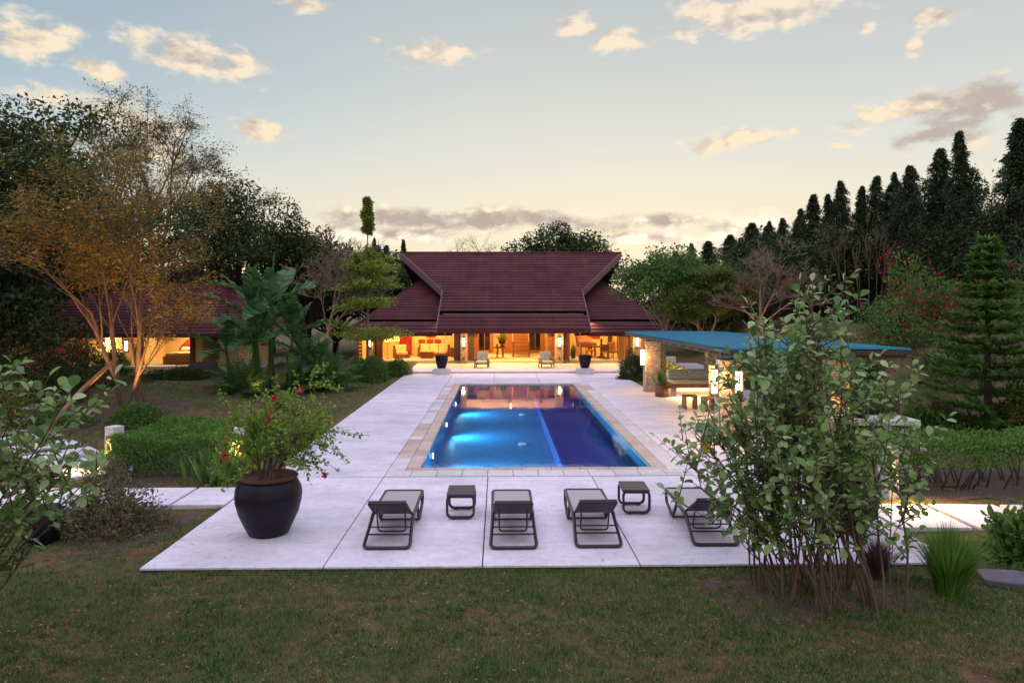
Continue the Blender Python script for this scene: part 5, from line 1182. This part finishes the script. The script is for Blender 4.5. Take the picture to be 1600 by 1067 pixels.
broad_tree('shade_tree', 'huge dark shade tree filling the left edge', (-22.5, 31, GZ(-22.5, 31)), 12.6, 4.5, 7.2, 6, 5.2, 150, 300, .20, 31, 'lf_dark', cr=.20)
broad_tree('shade_tree', 'dark spreading shade tree above the guest house roof', (-17.6, 46, 0), 11.6, 4.5, 5.6, 5, 4.2, 120, 210, .21, 32, 'lf_dark', cr=.19)
broad_tree('shade_tree', 'low dark tree mass at the left edge under the huge shade tree', (-19.2, 25.0, GZ(-19, 25)), 6.6, 1.6, 3.2, 3, 3.4, 90, 150, .20, 33, 'lf_black', cr=.26)
broad_tree('shade_tree', 'dark tree leaning over the guest house entry', (-25, 35, GZ(-25, 35)), 9.5, 2.5, 4.5, 4, 4, 80, 130, .26, 34, 'lf_black', cr=.24)
broad_tree('shade_tree', 'dark tree left of the banana clump in the background', (-13.0, 47, 0), 8.6, 2.5, 3.8, 3.4, 3.6, 90, 130, .24, 35, 'lf_dark', cr=.22)
broad_tree('shade_tree', 'dark tree close behind the left wing roof', (-8.8, 52, 0), 8.2, 2.5, 3.4, 3, 3.6, 80, 130, .24, 36, 'lf_dark', cr=.22)
broad_tree('shade_tree', 'dark tree between the left wing roof and the raised gable', (-4.9, 60, 0), 7.6, 2, 2.8, 3, 3.2, 60, 120, .24, 37, 'lf_dark', cr=.24)
broad_tree('round_tree', 'rounded dense dark tree rising behind the roof ridge', (6.6, 70, 0), 11.6, 5, 6.0, 5, 4.5, 140, 150, .30, 38, 'lf_dark', cr=.20)
feathery('thin leaved tree showing over the left end of the roof ridge', (-2.8, 68, 0), 39, [((0, 0, 0), (.1, 0, 1), 5.2, .22, 4), ((.3, 0, 0), (-.25, .1, 1), 4.8, .18, 4), ((-.3, 0, 0), (.35, 0, 1), 4.8, .18, 4)], dict(seg=5, wob=.1, up=.05, kids=[4, 4, 4, 3], ang=(20, 50), ratio=.62, f0=.3, zmin=.05), 18, .16, 'lf_dark', .2, 'bark_dark', zf=.8)
feathery('wispy tall tree blowing above the feathery amber tree', (-25.6, 51, .8), 41, [((0, 0, 0), (.04, 0, 1), 11.2, .20, 3), ((.4, 0, 0), (.2, 0, 1), 10.2, .16, 3), ((-.5, 0, 0), (-.2, 0, 1), 11.4, .16, 3)], dict(seg=7, wob=.05, up=.03, kids=[6, 5, 6], ang=(25, 60), ratio=.46, f0=.45, zmin=.05), 40, .24, 'lf_brown', .32, 'bark', zf=.3)
feathery('nearly bare tree with fanned branches left of the villa', (-9.5, 37.0, 0), 42, [((0, 0, 0), (.03, 0, 1), 3.4, .12, 5)], dict(seg=5, wob=.05, up=.03, kids=[4, 4, 4, 4, 5], ang=(25, 62), ratio=.62, f0=.45, zmin=.12, lead=True), 3, .09, 'lf_brown', .10, 'bark_pale', zf=.25, rmin=.009, name='bare_tree')
lamp('SPOT', 'tree_uplight', (-9.3, 36.0, .2), 150, (1, .50, .20), .06, (-9.5, 37, 3.2), 75, .8); lamp('SPOT', 'tree_uplight', (-9.9, 28.0, .1), 45, (1, .58, .2), .06, (-9.9, 29.4, 2.0), 100, .8)
def tiered(label, loc, seed, H, tiers, lm='lf_tier'):
    rs = np.random.RandomState(seed); t = thing('tiered_tree', label, 'tree', loc); w = MB(); w.tube([(0, 0, -.1), (.03, .02, H*.5), (0, 0, H)], [.075, .055, .015], 8); P = []
    for z, r, dz in tiers:
        for i in range(7):
            a = i*.9+rs.rand()*.5; e = Vector((math.cos(a)*r*(.7+.5*rs.rand()), math.sin(a)*r*(.7+.5*rs.rand()), z+dz+.22*rs.normal())); pts = bez((0, 0, z), Vector((e.x*.5, e.y*.5, z+dz*.3)), e, 5); w.tube(pts, [.025, .02, .015, .011, .006], 5, caps=False)
            for f in rs.rand(260)**.6: q = f*4; k = min(int(q), 3); p = pts[k].lerp(pts[k+1], q-k); P.append((p.x+rs.normal()*.16*r, p.y+rs.normal()*.16*r, p.z+rs.normal()*.07+.03))
    w.build('trunk', M['bark_pale'], t, smooth=True); P = np.array(P); n = len(P); stamp('crown', KITE, P, unit(rdir(rs, n)*np.array([1, 1, .5])), rdir(rs, n)+np.array([0, -.4, .6]), .16*(.6+.8*rs.rand(n)), .085, M[lm], t); return t
tiered('slender tree with flat green tiers and a tuft on top left of the villa', (-6.7, 35.0, 0), 43, 8.9, [(1.9, 1.9, .45), (3.6, 1.5, .25), (4.5, 1.55, .3), (5.2, 1.3, .3), (5.75, .8, .3), (7.5, .22, .1), (7.9, .28, .1), (8.3, .24, .1), (8.65, .14, .1)])
# right side trees
broad_tree('slim_tree', 'slim green tree in front of the right wing roof', (9.2, 37.6, 0), 6.9, 3.0, 2.4, 2.2, 2.1, 80, 170, .15, 51, 'lf_mid', 'bark_pale', cr=.26, tr=.10)
feathery('feathery vase shaped tree with lit forked base above the teal roof', (11.3, 37.0, .1), 52, [((0, 0, 0), (0, 0, 1), 1.9, .13, 5)], dict(seg=4, wob=.06, up=.06, kids=[4, 4, 4, 4, 5], ang=(18, 44), ratio=.76, f0=.6, zmin=.10), 60, .18, 'lf_vase', .28, 'bark_pale', zf=.3)
feathery('tall pale trunked tree with nearly bare spreading branches above the teal roof', (13.1, 33.5, GZ(13.1, 33.5)), 53, [((0, 0, 0), (.02, 0, 1), 2.9, .12, 5)], dict(seg=5, wob=.05, up=.02, kids=[4, 4, 4, 4, 7], ang=(32, 66), ratio=.58, f0=.55, zmin=.10, lead=True), 9, .085, 'lf_brown', .13, 'bark_pale', zf=.25, rmin=.008, name='bare_tree')
lamp('SPOT', 'tree_uplight', (13.0, 32.2, GZ(13, 32.2)+.1), 330, (1, .50, .16), .06, (13.1, 33.5, 4.5), 55, .8); lamp('SPOT', 'tree_uplight', (11.2, 35.8, .15), 170, (1, .52, .18), .06, (11.3, 37, 3), 75, .8)
feathery('clump of bare grey stems on the slope below the mast trees', (18.3, 34, GZ(18.3, 34)), 54, [((rs_*.25-.9, (rs_*37 % 5)*.1, 0), ((rs_-4)*.05, 0, 1), 3.0+(rs_*7 % 4)*.3, .026, 2) for rs_ in range(9)], dict(seg=6, wob=.05, up=.05, kids=[4, 4], ang=(10, 22), ratio=.36, f0=.55, zmin=.2), 3, .10, 'lf_brown', .15, 'bark', name='bare_shrub', rmin=.010, cat='bare shrub')
def mast(label, loc, H, Rm, seed, n=230, lf=.185, lm='lf_black'):
    rs = np.random.RandomState(seed); t = thing('mast_tree', label, 'conifer like tree', loc, 0, 'row of mast trees on the right'); t['category'] = 'tree'; w = MB(); w.tube([(0, 0, -.3), (.04, 0, H*.5), (0, .04, H)], [.16, .11, .02], 7); P = []; D = []; bend = rs.normal(size=2)*.035
    for i in range(n):
        h = (i+rs.rand())/n; z = H*(.04+.96*h); r = Rm*((1-h)**.82*1.1+.02)*(.35+1.0*rs.rand())*(1+.45*math.sin(h*15+seed)*math.cos(i*2.4+h*7+seed)); a = i*2.4+rs.rand(); e = Vector((math.cos(a)*r, math.sin(a)*r, z-.55*r-.15)); pts = bez((0, 0, z), (e.x*.55, e.y*.55, z+.05*r), e, 4)
        if i % 3 == 0: w.tube(pts, [.03, .022, .015, .008], 4, caps=False)
        k = 84; f = rs.rand(k)**.55*3; j = np.minimum(f.astype(int), 2); q = np.array([tuple(v) for v in pts]); p = q[j]+(q[j+1]-q[j])*(f-j)[:, None]+rs.normal(size=(k, 3))*np.array([.12, .12, .16])*(r+.25); P.append(p); dd = np.array([math.cos(a)*.5, math.sin(a)*.5, -1.0])+rs.normal(size=(k, 3))*.35; D.append(dd)
    w.build('trunk', M['bark_dark'], t); P = np.concatenate(P); D = np.concatenate(D); m = len(P); stamp('crown', KITE, P, D, rdir(rs, m), lf*(.6+.7*rs.rand(m)), lf*.30, M[lm], t); return t
protos = [mast('x', (0, 0, 0), 12.0, 1.65, 61), mast('x', (0, 0, 0), 12.0, 1.85, 62), mast('x', (0, 0, 0), 12.0, 1.5, 63), mast('x', (0, 0, 0), 12.0, 1.7, 64)]
ML = [ # px of the tip, py of the tip, depth, width factor, label
 (1576, 186, 30.5, 1.0, 'tallest mast tree close to the right edge'), (1602, 190, 31.5, 1.0, 'mast tree cut off by the right edge'), (1520, 200, 32.5, 1.0, 'tall clear tipped mast tree left of the gap showing the far hill'), (1478, 229, 35, 1.1, 'mast tree with a broad bent tip left of the tall clear tipped one'),
 (1432, 258, 40, 1.0, 'mast tree with a ragged forked tip in the middle of the row'), (1408, 268, 43, .9, 'mast tree left half of the ragged pair in the middle of the row'), (1392, 284, 42, 1.0, 'shorter mast tree on the left flank of the ragged pair'), (1363, 276, 45, .95, 'mast tree with a thin tip above the bare grey stems'), (1345, 292, 46, .95, 'mast tree left of the thin tip above the bare grey stems'),
 (1321, 280, 46, 1.1, 'bushy mast tree right of the leaning slim pair'), (1303, 303, 47, .9, 'mast tree squeezed between the bushy one and the first tall one'), (1275, 301, 48, 1.0, 'first tall mast tree at the left start of the row'), (1258, 326, 52, .9, 'short mast tree at the left foot of the first tall one'),
 (1245, 340, 62, 1.0, 'distant thin mast tree nearest the tall row'), (1226, 340, 64, 1.1, 'distant pointed mast tree right of the bare spreading tree'), (1208, 345, 66, 1.1, 'distant pointed mast tree behind the crown of the bare spreading tree'), (1170, 348, 62, 1.5, 'distant wide mast tree left of the bare spreading tree'), (1192, 352, 64, 1.2, 'distant mast tree behind the left branches of the bare spreading tree'),
 (1112, 376, 58, 1.5, 'distant green mast tree above the vase shaped tree'), (1085, 380, 66, 1.0, 'small distant mast tree above the slim green tree'), (1058, 392, 70, 1.0, 'smallest distant mast tree right of the raised gable'), (1140, 366, 60, 1.3, 'distant mast tree between the vase shaped tree and the bare one'),
 (605, 383, 62, .9, 'lone distant mast tree above the left wing roof'), (588, 372, 66, .8, 'distant thin mast tree left of the lone one above the left wing roof'), (632, 374, 70, .7, 'distant thin mast tree touching the left end of the ridge')]
for k, (px, py, t_, wf, lb) in enumerate(ML):
    p = W(px, py, t_); g = GZ(p.x, p.y)-.1; hs = (p.z-g)/12.0
    jr = random.Random(k*31+5); ww = wf*(.85+.15*hs)*(1.02+.5*jr.random())
    o = dup(protos[(k*7+k//4) % 4], (p.x, p.y, g), k*1.3, lb, (ww, ww, hs)); o.rotation_euler.x = R(jr.uniform(-3, 3)); o.rotation_euler.y = R(jr.uniform(-3.4, 3.4))
    if px < 700: o['group'] = 'distant mast trees behind the left wing'
for p in protos:
    for c in list(p.children): bpy.data.objects.remove(c)
    bpy.data.objects.remove(p)
def norfolk(label, loc, H, Rm, seed):
    rs = np.random.RandomState(seed); t = thing('norfolk_pine', label, 'pine tree', loc); w = MB(); w.tube([(0, 0, -.3), (0, 0, H*.5), (0, 0, H)], [.11, .07, .012], 8); P = []; D = []; z = .35
    while z < H-.1:
        f = z/H; r = Rm*(1-f)**.75*(1 if f > .12 else .8); nb = 7; a0 = rs.rand()*6
        for i in range(nb):
            a = a0+i*6.283/nb+rs.normal()*.12; L = r*(.7+.5*rs.rand()); c, s = math.cos(a), math.sin(a); pts = bez((0, 0, z), (c*L*.55, s*L*.55, z-.06*L), (c*L, s*L, z+.16*L), 7); w.tube(pts, [.016*(1-j/9) for j in range(7)], 4, caps=False)
            m = int(120*L)+16; q = np.array([tuple(v) for v in pts]); ff = (.12+.88*rs.rand(m))*6; j = np.minimum(ff.astype(int), 5); p = q[j]+(q[j+1]-q[j])*(ff-j)[:, None]; sg = np.where(rs.rand(m) < .5, -1, 1); tap = (1-(ff/6)**3*.7)
            P.append(p); D.append(np.stack([c*.75-s*sg*.9, s*.75+c*sg*.9, .25+rs.normal(size=m)*.35], 1)*np.ones((m, 1)))
        z += (.27+.08*(1-f))*(.75+.5*rs.rand())
    w.build('trunk', M['bark_dark'], t); P = np.concatenate(P); D = np.concatenate(D); m = len(P); stamp('foliage', KITE, P, D, rdir(rs, m)*.3+np.array([0, 0, 1]), .27*(.6+.7*rs.rand(m)), .06, M['lf_norfolk'], t); return t
norfolk('norfolk pine with tiered dark green branches on the right slope', (13.0, 17.9, GZ(13.0, 17.9)-.1), 5.6-GZ(13, 17.9), 1.75, 71)
shrub('flowering_bush', 'large bush covered in red flowers on the slope left of the norfolk pine', (16.8, 26.5, GZ(16.8, 26.5)-.3), 2.6, 2.0, 2.7, 13000, .12, 'lf_mid', 72, 'flowering bush', flowers=1700, fl=.11, rough=.25)
shrub('flowering_bush', 'red flowering bush behind the norfolk pine at the right edge', (19.6, 23.5, GZ(19.6, 23.5)-.3), 2.6, 2.0, 2.9, 11000, .12, 'lf_mid', 73, 'flowering bush', flowers=700, fl=.11, rough=.25)
shrub('flowering_bush', 'dark red flowering bush at the left edge under the shade tree', (-16.2, 24.2, GZ(-16.2, 24.2)-.2), 2.0, 1.6, 3.4, 9000, .11, 'lf_dark', 74, 'flowering bush', flowers=260, fl=.10, rough=.3)
shrub('flowering_bush', 'red flowering bush beside the guest house entry', (-18.6, 31.0, GZ(-18.6, 31)-.1), 1.7, 1.2, 2.5, 6500, .10, 'lf_dark', 75, 'flowering bush', flowers=360, fl=.10, rough=.3)
shrub('ground_shrub', 'dark shrub in front of the white ledge', (-16.0, 34.6, GZ(-16, 34.6)), 2.0, .7, .55, 6000, .09, 'lf_dark', 76); shrub('ground_shrub', 'leafy shrub standing before the bedroom wall', (-20.4, 36.6, .1), .9, .6, 1.15, 4000, .10, 'lf_mid', 77); shrub('ground_shrub', 'dark ground cover bank below the guest house entry', (-17.5, 29.0, GZ(-17.5, 29)), 3.0, 1.6, .7, 9000, .09, 'lf_dark', 78, rough=.25)
for k, (x, y, r_, h_) in enumerate(((11.7, 18.6, .8, 1.0), (11.5, 21.2, 1.0, 1.25), (11.7, 24.0, 1.0, 1.1), (11.9, 26.8, 1.1, 1.3), (12.0, 29.8, 1.1, 1.2))): shrub('border_shrub', 'leafy green shrub in the border along the far side of the pavilion', (x, y, GZ(x, y)-.05), r_, r_, h_, 4600, .10, 'lf_mid', 160+k, rough=.3, group='border shrubs along the pavilion')
for k, (x, y, r_, h_) in enumerate(((13.6, 25.5, 1.3, .8), (15.2, 22.2, 1.4, .9), (14.6, 29.5, 1.8, 1.1), (16.6, 19.6, 1.2, .8))): shrub('bank_shrub', ['low dark shrub on the slope behind the pavilion roof corner', 'low dark shrub on the slope above the tan fountain grass', 'wide dark shrub high on the slope below the red flowering bush', 'low dark shrub on the slope behind the norfolk pine'][k], (x, y, GZ(x, y)-.05), r_, r_*.8, h_, 4200, .10, 'lf_dark', 140+k, rough=.3)
shrub('amber_shrub', 'yellow lit shrub at the left edge below the shade tree', (-14.6, 20.0, GZ(-14.6, 20)), 1.1, .9, 1.7, 5000, .10, 'lf_olive', 79, rough=.3); lamp('SPOT', 'bed_uplight', (-14.2, 18.7, GZ(-14.2, 18.7)+.2), 70, (1, .58, .16), .06, (-14.6, 20, 1.0), 120, .8)
shrub('amber_shrub', 'yellow lit shrub at the right edge beside the norfolk pine', (14.1, 17.4, GZ(14.1, 17.4)-.1), 1.0, .8, 1.7, 4200, .11, 'lf_olive', 80, rough=.3); lamp('SPOT', 'bed_uplight', (13.6, 16.2, GZ(13.6, 16.2)+.15), 60, (1, .56, .14), .06, (14.2, 17.5, 1.4), 110, .8)
# background wood that closes the horizon
def back_trees():
    rs = random.Random(12); prot = []
    for k in range(4):
        prot.append(broad_tree('forest_tree', 'x', (0, 0, 0), 8.0, 1.4, 3.4, 3.2, 4.6, 70, 110, .26, 90+k, ('lf_dark', 'lf_black')[k % 2], cr=.27))
    L = []
    for x in range(-48, -8, 5): L.append((x, 54+rs.random()*5, .95+.3*rs.random(), 'left'))
    for x in range(-56, -24, 6): L.append((x, 42+rs.random()*4, 1.05+.3*rs.random(), 'left'))
    for x in (-34, -38, -30, -44): L.append((x, 24+rs.random()*8, 1.1+.2*rs.random(), 'left'))
    for x in range(11, 28, 4): L.append((x, 50+rs.random()*5, .76+.14*rs.random(), 'right'))
    for x in range(17, 34, 4): L.append((x, 40+rs.random()*4, (.68 if x < 22 else .95)+.2*rs.random(), 'right'))
    for x in (23, 26.5, 30, 34, 38): L.append((x, 30+rs.random()*5, .62+.2*rs.random(), 'right'))
    for x in (20.5, 24, 28, 22.5): L.append((x, 21+rs.random()*6, .5+.15*rs.random(), 'right'))
    for x in range(-4, 14, 5): L.append((x, 66+rs.random()*4, .62+.1*rs.random(), 'mid'))
    txt = {'left': ('dark tree in the wood behind the guest house', 'trees of the wood behind the guest house'), 'right': ('dark bushy tree in the wood below the mast trees', 'trees of the wood below the mast trees'), 'mid': ('dark tree hidden low behind the villa roof', 'trees low behind the villa')}
    for i, (x, y, s, sd) in enumerate(L):
        y_ = y; o = dup(prot[i % 4], (x, y_, GZ(x, y_)-.15), rs.random()*6.28, txt[sd][0], s, txt[sd][1])
    for p in prot:
        for c in list(p.children): bpy.data.objects.remove(c)
        bpy.data.objects.remove(p)
back_trees()
# ================================================================== GRASS AND LITTER
def lawn_blades():
    rs = np.random.RandomState(77); T = (np.array([(-.5, 0, 0), (.5, 0, 0), (.2, 1, .6)], float), [(0, 1, 2)]); Ps = []; Hs = []; Ws = []
    for (n, x0, x1, y0, y1, h, wd_) in ((420000, -7.5, 8.5, 5.6, 9.47, .045, .008), (60000, -12, -5, 9.4, 15, .05, .010), (50000, 6.5, 13, 9.4, 16, .05, .010), (60000, -14, -4.96, 15, 37, .06, .022), (40000, 8, 22, 15, 34, .08, .03), (14000, -4.95, 6.5, 9.40, 9.49, .06, .008)):
        x = x0+(x1-x0)*rs.rand(n); y = y0+(y1-y0)*rs.rand(n)
        pat = .42+.25*np.sin(x*1.7+np.sin(y*2.1)*1.3)+.25*np.sin(y*2.9+x*.8+np.sin(x*2.7))+.3*np.sin(x*5.3+y*4.1+np.sin(x*9)*1.2)*np.sin(y*7.7+x*2)
        ok = rs.rand(n) < np.clip(.12+pat*1.0, .06, 1); ok &= ~((x > -4.96) & (x < 6.51) & (y > 9.49)); 
        ok &= ~((y > 12.5) & (y < 13.8) & (x < -4.9) & (x > -11.2)); ok &= ~((y > 10.6) & (y < 12.45) & (x > 6.4)); ok &= ~((np.abs(x+6.95) < 1.5) & (np.abs(y-16.2) < 1.5))
        x, y = x[ok], y[ok]; m = len(x); Ps.append(np.stack([x, y, gz(x, y)-.004], 1)); Hs.append(1.35*h*(.35+1.0*rs.rand(m)**1.5)*(.7+.5*np.clip(pat[ok], 0, 1))); Ws.append(np.full(m, wd_))
    cx = np.concatenate([-7.5+16*rs.rand(2600), -12+7*rs.rand(500), 6.6+6*rs.rand(400)]); cy_ = np.concatenate([5.6+3.8*rs.rand(2600)**.9, 9.4+9*rs.rand(500), 8+4*rs.rand(400)]); k = 46
    cr = np.repeat(.03+.07*rs.rand(len(cx)), k); a = rs.rand(len(cx)*k)*6.283; r = np.sqrt(rs.rand(len(cx)*k))*cr; x = np.repeat(cx, k)+r*np.cos(a); y = np.repeat(cy_, k)+r*np.sin(a)
    ok = ~((x > -4.97) & (x < 6.52) & (y > 9.49)) & ~((y > 12.5) & (y < 13.8) & (x < -4.9)) & ~((y > 10.6) & (x > 6.4)); x, y = x[ok], y[ok]; m = len(x); Ps.append(np.stack([x, y, gz(x, y)-.004], 1)); Hs.append((np.repeat(.04+.06*rs.rand(len(cx)), k)*(.5+.7*rs.rand(len(cx)*k)))[ok]); Ws.append(np.full(m, .010))
    P = np.concatenate(Ps); n = len(P); D = unit(rs.normal(size=(n, 3))*np.array([.55, .55, 0])+np.array([0, 0, 1.0])); o = stamp('grass', T, P, D, rdir(rs, n)*np.array([1, 1, .1]), np.concatenate(Hs), np.concatenate(Ws), M['lf_grass']); o['kind'] = 'stuff'
    xd = 6.4*rs.rand(70)**.7+.05; yd = 9.6+4*rs.rand(70); xd = np.concatenate([xd, -4.8+3*rs.rand(26)]); yd = np.concatenate([yd, 9.7+3*rs.rand(26)])
    m = 2600; x = np.concatenate([-8+16*rs.rand(1500), -12+7*rs.rand(600), 6.6+7*rs.rand(500)]); y = np.concatenate([5.8+3.6*rs.rand(1500), 9.4+9*rs.rand(600), 8+7*rs.rand(500)])
    P = np.concatenate([np.stack([x, y, gz(x, y)+.03], 1), np.stack([xd, yd, .008+0*xd], 1)]); m = len(P); o = stamp('fallen_leaves', KITE, P, unit(rdir(rs, m)*np.array([1, 1, .2])), rdir(rs, m)*.4+np.array([0, 0, 1]), .03+.035*rs.rand(m), .02, M['lf_litter']); o['kind'] = 'stuff'
lawn_blades()
